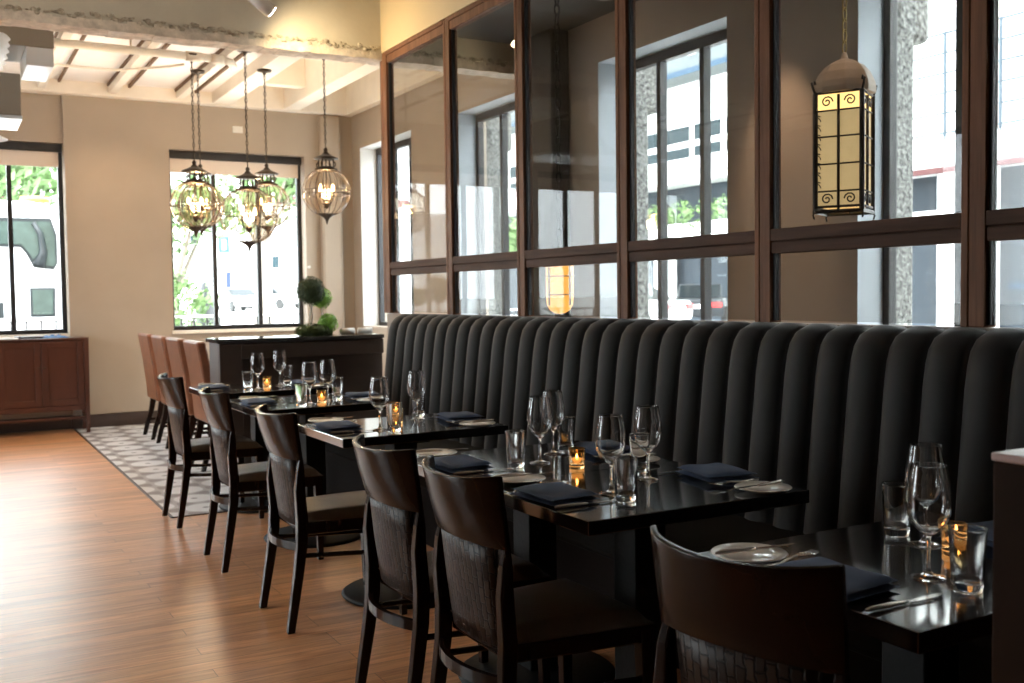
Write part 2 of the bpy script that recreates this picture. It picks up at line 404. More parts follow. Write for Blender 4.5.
def window(name, axis, a0, a1, z0, z1, d, n, shade=False, label=None):
    """axis 'y': window in a wall of constant y=d (spans x a0..a1); axis 'x': wall of constant x=d"""
    root = bpy.data.objects.new(name, None); COL.objects.link(root); root['kind'] = 'structure'
    if label: root['label'] = label
    def mk(f):
        b = MB(); f(b)
        return b if axis == 'y' else swap(b)
    w = .045
    def fr(b):
        b.box(a0,a0+w,d-.03,d+.03,z0,z1).box(a1-w,a1,d-.03,d+.03,z0,z1).box(a0+w,a1-w,d-.03,d+.03,z0,z0+w).box(a0+w,a1-w,d-.03,d+.03,z1-w*1.6,z1)
    mk(fr).build('window_frame', M['black_metal'], root, bevel=.004)
    for i in range(1, n):
        x = a0 + (a1-a0)*i/n
        mk(lambda b: b.box(x-.022,x+.022,d-.03,d+.03,z0+w,z1-w*1.6)).build('mullion', M['black_metal'], root)
    mk(lambda b: b.box(a0+w,a1-w,d-.004,d+.004,z0+w,z1-w)).build('pane', M['pane'], root)
    if shade:
        mk(lambda b: b.box(a0+.01,a1-.01,d-.10,d-.04,z1-.085,z1-.004)).build('shade_valance', M['black_metal'], root)
        mk(lambda b: b.box(a0+.03,a1-.04,d-.066,d-.060,z1-.22,z1-.085).box(a0+.03,a1-.04,d-.07,d-.055,z1-.235,z1-.21)).build('roller_shade', M['shade'], root)
    return root
for i, (x0,x1,z0,z1) in enumerate(BW):
    window('window_%d' % (i+1), 'y', x0, x1, z0, z1, YB+.14, 3, True)
for i, (y0,y1,z0,z1) in enumerate(RW):
    window('window_%d' % (i+4), 'x', y0, y1, z0, z1, XW+.22, 3)
for i, (y0,y1,z0,z1) in enumerate(LW):
    window('window_%d' % (i+9), 'x', y0, y1, z0, z1, -4.5, 3)
b = MB()
for (x0,x1,z0,z1) in BW: b.box(x0-.02,x1+.02,YB-(.085 if x0 > 2 else .03),YB+.10,z0-.035,z0)
struct('trim_8', b, M['cream'], label='pale window sills of the back wall')

# ------------------------------------------------------------------ glass partition
gp = thing('glass_partition', 'tall walnut-framed glass partition rising behind the tufted banquette', 'partition', (XG,4,1.19))
MY = [7.175,6.10,5.155,4.15,3.165,2.185,1.2,.2,-.8,-1.8,-2.9]
def lb(b): return b
def gpb(x0,x1,y0,y1,z0,z1,b=None): return (b or MB()).box(x0-XG,x1-XG,y0-4,y1-4,z0-1.19,z1-1.19)
for i, y in enumerate(MY):
    w = .06 if i == 0 else .045
    b = gpb(2.972,3.035,y-w,y+w*.35-.003,1.192,3.128); gpb(2.976,3.035,y+w*.35-.003,y+w*.35+.003,1.192,3.128,b); gpb(2.972,3.035,y+w*.35+.003,y+w,1.192,3.128,b)
    b.build('mullion', M['frame_wood'], gp, bevel=.003)
for i in range(len(MY)-1):
    y1, y0 = MY[i]-(.06 if i==0 else .045), MY[i+1]+.045
    b = gpb(2.980,3.035,y0,y1,1.473,1.518); gpb(2.974,3.035,y0,y1,1.523,1.572,b); gpb(2.984,3.03,y0,y1,1.518,1.523,b)
    b.build('rail', M['frame_wood_h'], gp, bevel=.003)
    b = gpb(2.978,3.035,y0,y1,3.045,3.128); gpb(2.968,3.0,y0,y1,3.10,3.128,b)
    b.build('rail', M['frame_wood'], gp, bevel=.003)
    gpb(2.997,3.003,y0,y1,1.572,3.045).build('glass_pane', M['part_pane'], gp)
    gpb(2.997,3.003,y0,y1,1.2,1.473).build('glass_pane', M['part_pane'], gp)
    # black glazing bead at the far edge of each light
    b = gpb(2.99,3.01,y1-.014,y1,1.572,3.045); gpb(2.99,3.01,y1-.014,y1,1.2,1.473,b)
    b.build('glazing_bead', M['black_metal'], gp)

# ------------------------------------------------------------------ banquette
bq = thing('banquette', 'long charcoal velvet banquette with vertical channel tufting along the glass partition', 'banquette', (2.5,3.8,0))
prof = [(2.69,.44),(2.705,.56),(2.72,.72),(2.737,.88),(2.752,1.02),(2.764,1.09),(2.776,1.13),(2.797,1.160),(2.828,1.176),(2.865,1.174),(2.90,1.155),(2.93,1.12),(2.935,.9)]
Y0 = 2.358 - 9*.1524; Y1 = 2.358 + 28*.1524; nch = 37; per = 12
P = []
for k in range(nch*per+1):
    t = (k % per)/per; y = Y0 + k*.1524/per
    bul = .058*(max(0,1-(2*t-1)**2))**.5 if k % per else 0
    row = []
    for i,(x,z) in enumerate(prof):
        a = Vector(prof[max(i-1,0)]); c = Vector(prof[min(i+1,len(prof)-1)]); tg = (c-a).normalized()
        nx, nz = -tg.y, tg.x
        fall = 1 if i < 10 else .3
        row.append((x+nx*bul*fall-2.5+.022, y-3.8, z+nz*bul*fall*.6-.012))
    P.append(row)
b = MB().grid(P)
for k in (0, nch*per):   # end caps
    y = Y0 + k*.1524/per - 3.8
    pts = P[k]; b.add([tuple(q) for q in pts] + [(.43,y,.44)], [tuple(range(len(pts)+1))])
b.build('backrest', M['velvet'], bq)
MB().box(-.34,.20,Y0-3.8,Y1-3.8,.32,.455).build('seat', mat('dark_seat_upholstery', (.006,.005,.004), .85, spec=.1), bq, bevel=.03, bseg=4)
MB().box(-.27,.42,Y0-3.8,Y1-3.8,0.0,.318).build('base', mat('dark_banquette_base', (.008,.005,.004), .8, spec=.1), bq)

# end partition at the lower right corner
pt = thing('end_partition', 'dark brown wooden end partition with pale top cap at the lower right corner', 'partition', (2.1,.72,0))
MB().box(-.752,.84,-.24,.235,.05,1.066).build('panel', mat('brown_end_panel', (.026,.011,.005), .6, spec=.1, var=.15, vscale=3), pt, bevel=.004)
MB().box(-.754,.842,-.242,.237,1.0665,1.079).build('cap', mat('pale_cap', (.55,.42,.40), .3), pt, bevel=.003)
MB().box(-.72,.82,-.22,.22,0,.05).build('plinth', M['base'], pt)

# low panelled wall at the far end
hw = thing('panelled_half_wall', 'dark panelled half wall behind the farthest dining table, carrying topiaries', 'half wall', (2.32,7.45,0))
b = MB().box(-.58,.665,-.13,.14,.004,1.0)
b.build('body', M['halfwall'], hw, bevel=.003)
b = MB().box(-.58,-.42,-.165,-.131,.10,.995).box(-.42,.665,-.165,-.131,.885,.995).box(-.42,.665,-.165,-.131,.10,.22)
b.build('panel_moulding', M['halfwall'], hw, bevel=.006)
MB().box(-.60,.665,-.18,.17,1.001,1.03).build('cap', M['halftop'], hw, bevel=.005)
MB().box(-.585,.665,-.175,-.131,.004,.10).build('skirting', M['base'], hw)

# ------------------------------------------------------------------ dining chairs
def arc_shell(pairs, thick, ny=15):
    """pairs: list of (z, x_mid, x_end, half_width, zlift) from top to bottom; outer + inner skin"""
    out = []; inn = []
    for (z, xm, xe, hwid, zl) in pairs:
        ro = []; ri = []
        for j in range(ny):
            t = -1 + 2*j/(ny-1); a = (1-math.sqrt(max(0,1-.86*t*t)))/(1-math.sqrt(.14))
            x = xm + (xe-xm)*a; y = hwid*t; zz = z + zl*(1-t*t)
            ro.append((x, y, zz)); ri.append((x+thick*(1-.15*t*t), y*.985, zz))
        out.append(ro); inn.append(ri)
    b = MB(); n = len(pairs)
    vs = [p for r in out for p in r] + [p for r in inn for p in r]; o = n*ny; fs = []
    for i in range(n-1):
        for j in range(ny-1):
            a = i*ny+j; fs.append((a,a+1,a+ny+1,a+ny)); fs.append((a+o,a+ny+o,a+ny+1+o,a+1+o))
    for j in range(ny-1):
        fs.append((j,j+o,j+1+o,j+1)); a=(n-1)*ny+j; fs.append((a,a+1,a+1+o,a+o))
    for i in range(n-1):
        a=i*ny; fs.append((a,a+ny,a+ny+o,a+o)); a=i*ny+ny-1; fs.append((a,a+o,a+ny+o,a+ny))
    b.add(vs, fs, True); return b
def make_chair():
    t = thing('dining_chair', '', 'chair', (0,0,0))
    dx = -.23
    top = arc_shell([(.870,-.068+dx,.012+dx,.206,-.014),(.852,-.063+dx,.014+dx,.206,-.012),(.79,-.049+dx,.021+dx,.205,-.006),(.73,-.030+dx,.029+dx,.203,.0),(.678,-.012+dx,.036+dx,.201,.004)], .020)
    top.build('top_rail', M['dark_wood'], t, bevel=.004)
    pan = arc_shell([(.700,-.012+dx,.026+dx,.158,0),(.62,-.001+dx,.030+dx,.152,0),(.54,.010+dx,.034+dx,.146,0),(.46,.022+dx,.042+dx,.138,0),(.405,.032+dx,.048+dx,.132,0)], .014)
    pan.build('splat', M['carved'], t)
    for s in (-1,1):
        pts = [(-.014,.195,0),(.003,.193,.10),(.023,.190,.22),(.040,.188,.34),(.044,.188,.44),(.036,.190,.56),(.040,.190,.64),(.044,.187,.68),(.045,.184,.70)]
        se = [(.015,.013),(.017,.0145),(.019,.016),(.021,.017),(.022,.017),(.020,.016),(.015,.013),(.009,.010),(.006,.007)]
        MB().sweep([(x+dx,y*s,z) for x,y,z in pts], se).build('rear_leg', M['dark_wood'], t, bevel=.004)
        pts = [(.462,.205,0),(.460,.205,.15),(.458,.205,.30),(.456,.203,.415)]; se = [(.013,.013),(.016,.016),(.019,.019),(.021,.021)]
        MB().sweep([(x+dx,y*s,z) for x,y,z in pts], se).build('front_leg', M['dark_wood'], t, bevel=.003)
        MB().tube([(.03+dx,.188*s,.30),(.458+dx,.203*s,.27)], .010, 8).build('stretcher', M['dark_wood'], t)
    # curved rear stretcher
    b = MB(); n = 9; pts = [(.035+dx-.05*(1-(-1+2*j/(n-1))**2), .188*(-1+2*j/(n-1)), .335) for j in range(n)]
    for j in range(n-1):
        p, q = Vector(pts[j]), Vector(pts[j+1]); 
        b.add([p+Vector((-.008,0,-.016)),p+Vector((.008,0,-.016)),p+Vector((.008,0,.016)),p+Vector((-.008,0,.016)),q+Vector((-.008,0,-.016)),q+Vector((.008,0,-.016)),q+Vector((.008,0,.016)),q+Vector((-.008,0,.016))],
              [(0,1,5,4),(1,2,6,5),(2,3,7,6),(3,0,4,7)])
    b.build('rear_stretcher', M['dark_wood'], t)
    def trap(x0,x1,h0,h1,z0,z1): return MB().add([(x0,-h0,z0),(x1,-h1,z0),(x1,h1,z0),(x0,h0,z0),(x0,-h0,z1),(x1,-h1,z1),(x1,h1,z1),(x0,h0,z1)],[(0,3,2,1),(4,5,6,7),(0,1,5,4),(1,2,6,5),(2,3,7,6),(3,0,4,7)])
    trap(.06+dx,.476+dx,.172,.222,.375,.425).build('seat_frame', M['dark_wood'], t, bevel=.006)
    # padded cushion
    nx, ny = 14, 12; P = []
    for i in range(nx+1):
        u = i/nx; row = []
        for j in range(ny+1):
            v = j/ny*2-1; h = .168 + (.222-.168)*u
            e = min(1, (1-abs(v))/.22) ; f = min(1, min(u,1-u)/.10)
            dome = .030*math.sqrt(max(0,1-(1-e)**2))*math.sqrt(max(0,1-(1-f)**2)) + .014*math.cos(v*PI/2)*math.sin(PI*u)
            row.append((.055+dx+.425*u, h*v, .428+dome))
        P.append(row)
    b = MB().grid(P); bot = [[(p[0],p[1],.424) for p in r] for r in P]; b.grid(bot)
    rim = [P[0][j] for j in range(ny+1)]+[P[i][ny] for i in range(1,nx+1)]+[P[nx][j] for j in range(ny-1,-1,-1)]+[P[i][0] for i in range(nx-1,0,-1)]
    k = len(rim); b.add(rim+[(p[0],p[1],.424) for p in rim], [(i,(i+1)%k,(i+1)%k+k,i+k) for i in range(k)], True)
    b.build('seat', M['leather_b'], t)
    return t
proto = make_chair()
CH = [(6.20,'farthest dark dining chair, its back against the brown leather chairs in view'),
      (5.12,'second dark dining chair from the far end, plate and blue napkin showing above its back'),
      (4.08,'dark dining chair with carved back splat at the table with the lone amber candle jar'),
      (2.95,'dark curved-back dining chair at the far half of the long double table'),
      (2.415,'dark curved-back dining chair at the near half of the long double table'),
      (1.35,'nearest dark dining chair, cut off by the bottom edge, at the nearest table')]
for i, (y, lab) in enumerate(CH):
    loc = (1.42,y,0.006 if y > 6.1 else .0) if i < 5 else (1.449,1.424,0)
    place(proto, i, loc, [.02,-.01,.0,.012,-.005,.21][i], lab, 'dark dining chairs along the tables')

# ------------------------------------------------------------------ tables
def make_table():
    t = thing('dining_table', '', 'table', (0,0,0))
    MB().box(-.38,.38,-.302,.302,.712,.75).build('tabletop', M['table'], t, bevel=.003)
    MB().box(-.055,.055,-.055,.055,.03,.70).build('column', M['iron'], t, bevel=.004)
    MB().box(-.26,.26,-.04,.04,.695,.711).box(-.04,.04,-.22,.22,.695,.711).build('top_bracket', M['iron'], t)
    MB().lathe([(1e-4,.0),(.27,.0),(.275,.008),(.26,.018),(.12,.030),(.06,.036),(1e-4,.036)], 40).build('base_plate', M['iron'], t)
    return t
pt_ = make_table()
TB = {'E':(1.43,'nearest black dining table, with tumbler and wine glasses, cut by the right edge'),
      'D':(2.415,'near half of the long black double table, facing the camera'),
      'd':(3.02,'far half of the long black double table'),
      'C':(4.18,'black dining table for two just beyond the long double table'),
      'B':(5.41,'black dining table second from the far end'),
      'A':(6.42,'farthest black dining table, in front of the panelled half wall')}
for i, k in enumerate('EDdCBA'):
    place(pt_, i, (1.785,TB[k][0],.0 if k != 'A' else .004), 0, TB[k][1], 'black pedestal dining tables')
TN = {'E':'on the nearest table','D':'on the near half of the double table','d':'on the far half of the double table','C':'on the table just beyond the double table','B':'on the second table from the far end','A':'on the farthest table'}
ZT = .7503

# ------------------------------------------------------------------ table settings
def make_plate():
    b = MB().lathe([(1e-4,.0),(.045,.0),(.050,.004),(.079,.011),(.081,.013),(.079,.0145),(.052,.008),(.046,.0055),(1e-4,.005)], 48)
    return tag(b.build('side_plate', M['china']), '', 'plate')
def make_napkin():
    # plump folded pad; long side along y, closed fold on the +x side
    t = MB()
    for k,(z0,hx,hy,th) in enumerate(((.0002,.084,.106,.013),(.0115,.082,.104,.016))):
        nx, ny = 14, 16; top = []; bot = []
        for i in range(nx+1):
            u = -1+2*i/nx; rt = []; rb = []
            for j in range(ny+1):
                v = -1+2*j/ny
                e = (1-abs(u)**6)*(1-abs(v)**6); e = max(e,0)**.45
                px = hx*u*(1+.03*v) + .004*k*v; py = hy*v*(1-.04*u)
                wv = .0016*math.sin(4*u+2*v+k) + .002*math.sin(3*v-1.5*u)
                rt.append((px, py, z0+th*.5*(1+e)+wv*e*(1 if k else .3))); rb.append((px, py, z0+th*.5*(1-e)+.0004+(wv*e*.3 if k else 0)))
            top.append(rt); bot.append(rb)
        t.grid(top); t.grid(bot)
    return tag(t.build('folded_napkin', M['napkin']), '', 'napkin')
def make_knife():
    t = thing('table_knife', '', 'knife')
    MB().tube([(-.105,0,.0055),(-.09,0,.006),(-.05,0,.0055),(-.01,0,.0045),(0,0,.004)], [.003,.0052,.0048,.004,.003], 10).build('handle', M['handle'], t)
    poly = [(0,-.006),(.02,-.009),(.07,-.0095),(.095,-.004),(.100,.002),(.09,.005),(0,.005)]
    b = MB(); b.prism(poly, .0032, .0048, 'z'); b.build('blade', M['steel'], t)
    return t
def make_fork():
    t = thing('table_fork', '', 'fork')
    MB().tube([(-.10,0,.004),(-.07,0,.005),(-.02,0,.006),(.02,0,.012),(.035,0,.012)], [.005,.0045,.003,.0025,.003], 8).build('handle', M['handle'], t)
    b = MB(); b.prism([(.033,-.004),(.045,-.0115),(.06,-.0125),(.06,.0125),(.045,.0115),(.033,.004)], .0105, .0125, 'z')
    for k in range(4):
        y = -.0108 + k*.0072; b.tube([(.058,y,.0115),(.075,y,.010),(.098,y,.014)], [.0020,.0018,.0010], 6)
    b.build('tines', M['steel'], t); return t
def make_wine():
    prof = [(1e-4,0),(.036,0),(.0375,.0015),(.036,.003),(.012,.008),(.0052,.016),(.0040,.035),(.0040,.072),(.0055,.084),(.018,.092),(.034,.106),(.0445,.126),(.0475,.146),(.0460,.170),(.0405,.200),(.0365,.2235),(.0363,.2248),(.0360,.2254),
            (.0355,.2254),(.0352,.2248),(.0351,.2235),(.0390,.200),(.0445,.170),(.0459,.146),(.0430,.1275),(.0327,.108),(.017,.0945),(1e-4,.090)]
    prof = [(r*.92 if r > .01 else r, z) for r, z in prof]
    return tag(MB().lathe(prof, 40).build('wine_glass', M['glass']), '', 'wine glass')
def make_tumbler():
    prof = [(1e-4,0),(.026,0),(.0275,.002),(.029,.02),(.0345,.118),(.0345,.1205),(.0325,.1205),(.0320,.118),(.0270,.022),(.024,.016),(1e-4,.014)]
    return tag(MB().lathe(prof, 40).build('tumbler', M['glass']), '', 'tumbler')
def make_votive():
    t = thing('votive_candle', '', 'candle')
    prof = [(1e-4,0),(.023,0),(.0245,.002),(.025,.02),(.029,.066),(.029,.068),(.027,.068),(.0265,.066),(.0225,.012),(1e-4,.009)]
    MB().lathe(prof, 32).build('glass_cup', M['amber'], t)
    MB().lathe([(1e-4,.0095),(.0195,.0095),(.0205,.024),(1e-4,.025)], 24).build('candle', M['wax'], t)
    MB().lathe([(1e-4,.027),(.0035,.031),(.0040,.035),(.0025,.042),(1e-4,.048)], 12).build('flame', M['flame'], t)
    return t
protos = {}
def put(kind, x, y, z, rz, label, group):
    mk = {'plate':make_plate,'napkin':make_napkin,'knife':make_knife,'fork':make_fork,'wine':make_wine,'tumbler':make_tumbler,'votive':make_votive}[kind]
    first = kind not in protos
    if first: protos[kind] = mk()
    o = place(protos[kind], not first, (x,y,z), rz, label, group)
    return o
G = {'plate':'side plates on the dining tables','napkin':'folded navy napkins','knife':'table knives','fork':'table forks','wine':'wine glasses on the tables','tumbler':'water tumblers on the tables','votive':'candle jars on the tables'}
for k in 'EDdCBA':
    yc = TB[k][0]; dz = .004 if k == 'A' else 0
    for side in (1,-1):
        sd = 'chair side' if side == 1 else 'banquette side'
        wob = random.uniform(-.04,.04)
        def pos(dx_, dy): return 1.785 + side*(-.38+dx_), yc + side*dy
        if k == 'E' and side == 1: ky, py = -.186, .205
        else: ky, py = -.132, (.262 if k not in 'D' else .275) if side == 1 else .245
        if k in 'BA' : py = min(py, .235)
        rz = 0 if side == 1 else PI
        x, y = pos(.125 if not (k == 'E' and side == 1) else .092, py if k != 'D' or side == -1 else .262); put('plate', x, y, ZT+dz, wob, 'white side plate %s, %s' % (TN[k], sd), G['plate'])
        x2, y2 = pos(.14 if not (k == 'E' and side == 1) else .10, py); put('knife', x2+.005+.01*side, y2, ZT+dz+.0142, rz+(-.12 if side == 1 else .05), 'butter knife on the side plate %s, %s' % (TN[k], sd), G['knife'])
        x, y = pos(.085, -.008 if not (k == 'E' and side == 1) else -.025); put('napkin', x, y, ZT+dz, rz+(wob*1.5 if side == 1 else -.12+wob), 'folded navy napkin %s, %s' % (TN[k], sd), G['napkin'])
        x, y = pos(.112, ky); put('knife', x, y, ZT+dz, rz, 'table knife beside the napkin %s, %s' % (TN[k], sd), G['knife'])
        x, y = pos(.125, .128); put('fork', x, y, ZT+dz, rz+.12, 'table fork beside the napkin %s, %s' % (TN[k], sd), G['fork'])
WG = {'E':[(1.69,1.336),(1.905,1.515)],'D':[(1.656,2.374),(1.875,2.491)],'d':[(1.763,2.943),(1.902,3.084)],'C':[(1.636,4.055),(1.911,4.283)],'B':[(1.727,5.263),(1.86,5.355)],'A':[(1.725,6.262),(1.922,6.455)]}
TU = {'E':[(1.679,1.24),(1.929,1.611)],'D':[(1.632,2.270),(1.938,2.617)],'d':[(1.656,2.919),(1.985,3.13)],'C':[(1.668,3.975),(1.971,4.40)],'B':[(1.649,5.165),(1.943,5.436)],'A':[(1.638,6.167),(1.99,6.52)]}
VO = {'E':(1.885,1.425),'D':(1.802,2.775),'C':(1.777,4.202),'B':(1.797,5.275),'A':(1.811,6.365)}
for k in 'EDdCBA':
    dz = .004 if k == 'A' else 0
    for i, (x,y) in enumerate(WG[k]):
        put('wine', x, y, ZT+dz, random.random(), '%s wine glass %s' % (('chair-side','banquette-side')[i], TN[k]), G['wine'])
    for i, (x,y) in enumerate(TU[k]):
        put('tumbler', x, y, ZT+dz, random.random(), '%s water tumbler %s' % (('chair-side','banquette-side')[i], TN[k]), G['tumbler'])
    if k in VO:
        put('votive', VO[k][0], VO[k][1], ZT+dz, 0, 'lit amber candle jar ' + (TN[k] if k != 'D' else 'in the middle of the long double table'), G['votive'])

# ------------------------------------------------------------------ brown parsons chairs
def make_parsons():
    t = thing('leather_chair', '', 'chair')
    P = [(-.02,.36),(-.03,.50),(-.055,.73),(-.097,.99)]
    b = MB(); vs = []; fs = []
    for (x,z) in P:
        for a,c in ((x,-.25),(x+.09-.03*(z-.36),-.25),(x+.09-.03*(z-.36),.25),(x,.25)): vs.append((a,c,z))
    for i in range(3):
        for k in range(4): l=(k+1)%4; fs.append((i*4+k,i*4+l,i*4+4+l,i*4+4+k))
    fs += [(3,2,1,0),(12,13,14,15)]
    b.add(vs, fs); b.build('backrest', M['leather'], t, bevel=.02, bseg=4)
    MB().box(.06,.50,-.245,.245,.36,.48).build('seat', M['leather'], t, bevel=.03, bseg=4)
    for s in (-1,1):
        MB().sweep([(.0-.06,.21*s,0),(.0-.03,.21*s,.12),(.01,.21*s,.25),(.03,.21*s,.362)],[(.017,.017),(.02,.019),(.024,.021),(.026,.022)]).build('rear_leg', M['dark_wood'], t, bevel=.003)
        MB().sweep([(.46,.21*s,0),(.46,.21*s,.362)],[(.015,.015),(.022,.022)]).build('front_leg', M['dark_wood'], t, bevel=.003)
        MB().box(.0,.46,.2*s-.009,.2*s+.009,.14,.165).build('stretcher', M['dark_wood'], t)
    return t
pp = make_parsons()
for i, y in enumerate((10.16,9.48,8.80,8.10)):
    place(pp, i, (1.80,y,.004), 0, ['farthest tall brown leather chair by the back wall','second tall brown leather chair from the back wall','tall brown leather chair second from the half wall','tall brown leather chair closest to the dark half wall'][i], 'tall brown leather chairs')

# ------------------------------------------------------------------ sideboard
sb = thing('sideboard', 'red-brown wooden sideboard with panelled doors under the left window', 'sideboard', (.32,11.08,0))
x0, x1 = -1.02, 1.003
MB().box(x0,x1,-.19,.20,.93,.95).build('top', M['side_wood'], sb, bevel=.004)
MB().box(x0+.03,x1-.03,-.16,.19,.23,.93).build('carcass', M['side_wood'], sb)
nd = 5; w = (x1-x0-.10)/nd
for i in range(nd):
    a = x0+.05+i*w+.004; c = a+w-.008
    b = MB().box(a,a+.055,-.182,-.161,.285,.915).box(c-.055,c,-.182,-.161,.285,.915).box(a+.055,c-.055,-.182,-.161,.285,.345).box(a+.055,c-.055,-.182,-.161,.86,.915).box(a+.055,c-.055,-.170,-.161,.345,.86)
    d = b.build('door', M['side_wood'], sb, bevel=.003)
    kx = c-.02 if i % 2 == 1 else a+.02
    MB().box(kx-.014,kx+.014,-.20,-.182,.655,.668).build('knob', M['bronze'], d)
for x in (x0+.0, x1-.05):
    for y in (-.185,.15):
        MB().sweep([(x+.025,y+.02,0),(x+.025,y+.02,.93)],[(.016,.016),(.025,.02)]).build('leg', M['side_wood'], sb, bevel=.003)
MB().box(x0+.04,x1-.04,-.17,-.14,.14,.165).box(x0+.01,x0+.04,-.16,.17,.14,.165).box(x1-.04,x1-.01,-.16,.17,.14,.165).build('stretcher', M['side_wood'], sb, bevel=.003)
MB().box(x0+.05,x1-.05,-.18,-.165,.235,.28).build('apron', M['side_wood'], sb)
# items on the sideboard
def crumple(name, m, cx, cy, z, sx, sy, h, seed, label, cat):
    r = random.Random(seed); P = []; n = 12
    for i in range(n+1):
        P.append([(-sx/2+sx*i/n, -sy/2+sy*j/n, h*(.35+.65*abs(math.sin(i*1.1+seed)*math.cos(j*.9+seed)))*min(1,3*min(i,n-i,j,n-j)/n+.15)+.002) for j in range(n+1)])
    b = MB().grid(P); b.grid([[(p[0],p[1],.0005) for p in row] for row in P])
    return tag(b.build(name, m, None, (cx,cy,z)), label, cat)
crumple('folded_cloth', M['blue_cloth'], 1.02,11.02,.9505,.26,.2,.035,2,'crumpled bright blue cloth on the right end of the sideboard','cloth')
o = tag(MB().box(-.12,.12,-.09,.09,.0,.022).build('menu_stack', M['dark_leath'], None, (.80,11.02,.9505), .15, bevel=.004), 'black menu covers lying between the blue cloths on the sideboard','menus')
crumple('folded_cloth', M['blue_cloth'], .42,11.0,.9505,.18,.16,.02,5,'blue cloth at the left on the sideboard beside white papers','cloth')
tag(MB().box(-.10,.10,-.07,.07,.0,.012).build('paper_stack', M['paper'], None, (.60,10.98,.9505), -.1), 'small stack of white papers on the sideboard','papers')

# ------------------------------------------------------------------ topiaries on the half wall
def leaves(b, c, r, n, size, squash=1, shell=.25):
    for _ in range(n):
        d = Vector((random.gauss(0,1),random.gauss(0,1),random.gauss(0,1))).normalized()
        rad = r*(1-shell*random.random()**1.5)
        p = Vector(c) + Vector((d.x*rad,d.y*rad,d.z*rad*squash))
        t = (d.orthogonal()+Vector((random.uniform(-.6,.6) for _ in range(3)))).normalized(); u = d.cross(t).normalized()
        u = (u+d*random.uniform(-.6,.6)).normalized(); s = size*random.uniform(.6,1.2)
        b.add([p-t*s, p+u*s*.45, p+t*s, p-u*s*.45+d*s*.2], [(0,1,2),(0,2,3)])
    return b
ZH = 1.0303
tp = thing('topiary', 'dark ball topiary on twisted stems in a mossy mound on the half wall', 'plant', (2.47,7.45,ZH))
b = MB().ball((0,0,.335), .092, 14, 9); leaves(b, (0,0,.335), .112, 1300, .012); b.build('ball_crown', M['leaf_d'], tp)
b = MB()
for a in (-.014,.014): b.tube([(a,0,.02),(a*.2,.008,.08),(-a,0,.14),(a*.3,-.008,.2),(a,0,.26)], .0055, 6)
b.build('stem', M['bark'], tp)
b = MB().ball((0,0,.03), .10, 14, 8, .045); leaves(b, (-.01,0,.035), .12, 900, .011, .5); leaves(b, (.06,0,.035), .085, 500, .011, .5)
b.build('moss_mound', M['moss'], tp)
tp2 = thing('lime_plant', 'small bright lime-green ball plant on the half wall beside the topiary', 'plant', (2.62,7.50,ZH))
b = MB().ball((0,0,.085), .055, 12, 8); leaves(b, (0,0,.085), .078, 700, .012); b.build('foliage', M['leaf_l'], tp2)
MB().lathe([(1e-4,0),(.03,0),(.035,.04),(1e-4,.04)], 16).build('pot', M['moss'], tp2)
tp3 = thing('tall_lime_topiary', 'tall lime-green ball topiary half hidden behind the dark one', 'plant', (2.595,7.575,ZH))
b = MB().ball((0,0,.28), .06, 12, 8); leaves(b, (0,0,.28), .083, 700, .012); b.build('ball_crown', M['leaf_l'], tp3)
MB().tube([(0,0,0.0),(.004,0,.12),(0,0,.23)], .005, 6).build('stem', M['bark'], tp3)
MB().lathe([(1e-4,0),(.03,0),(.035,.03),(1e-4,.03)], 16).build('pot', M['moss'], tp3)
for i, (x,y,rz) in enumerate(((2.75,7.44,.2),(2.90,7.46,-.15))):
    o = MB().tube([(-.055,0,.025),(.055,0,.025)], .024, 12).build('rolled_napkin', M['paper'], None, (x,y,ZH), rz)
    tag(o, ['rolled white napkin on the half wall nearest the plants','rolled white napkin on the half wall nearest the banquette'][i], 'napkin', 'rolled white napkins')

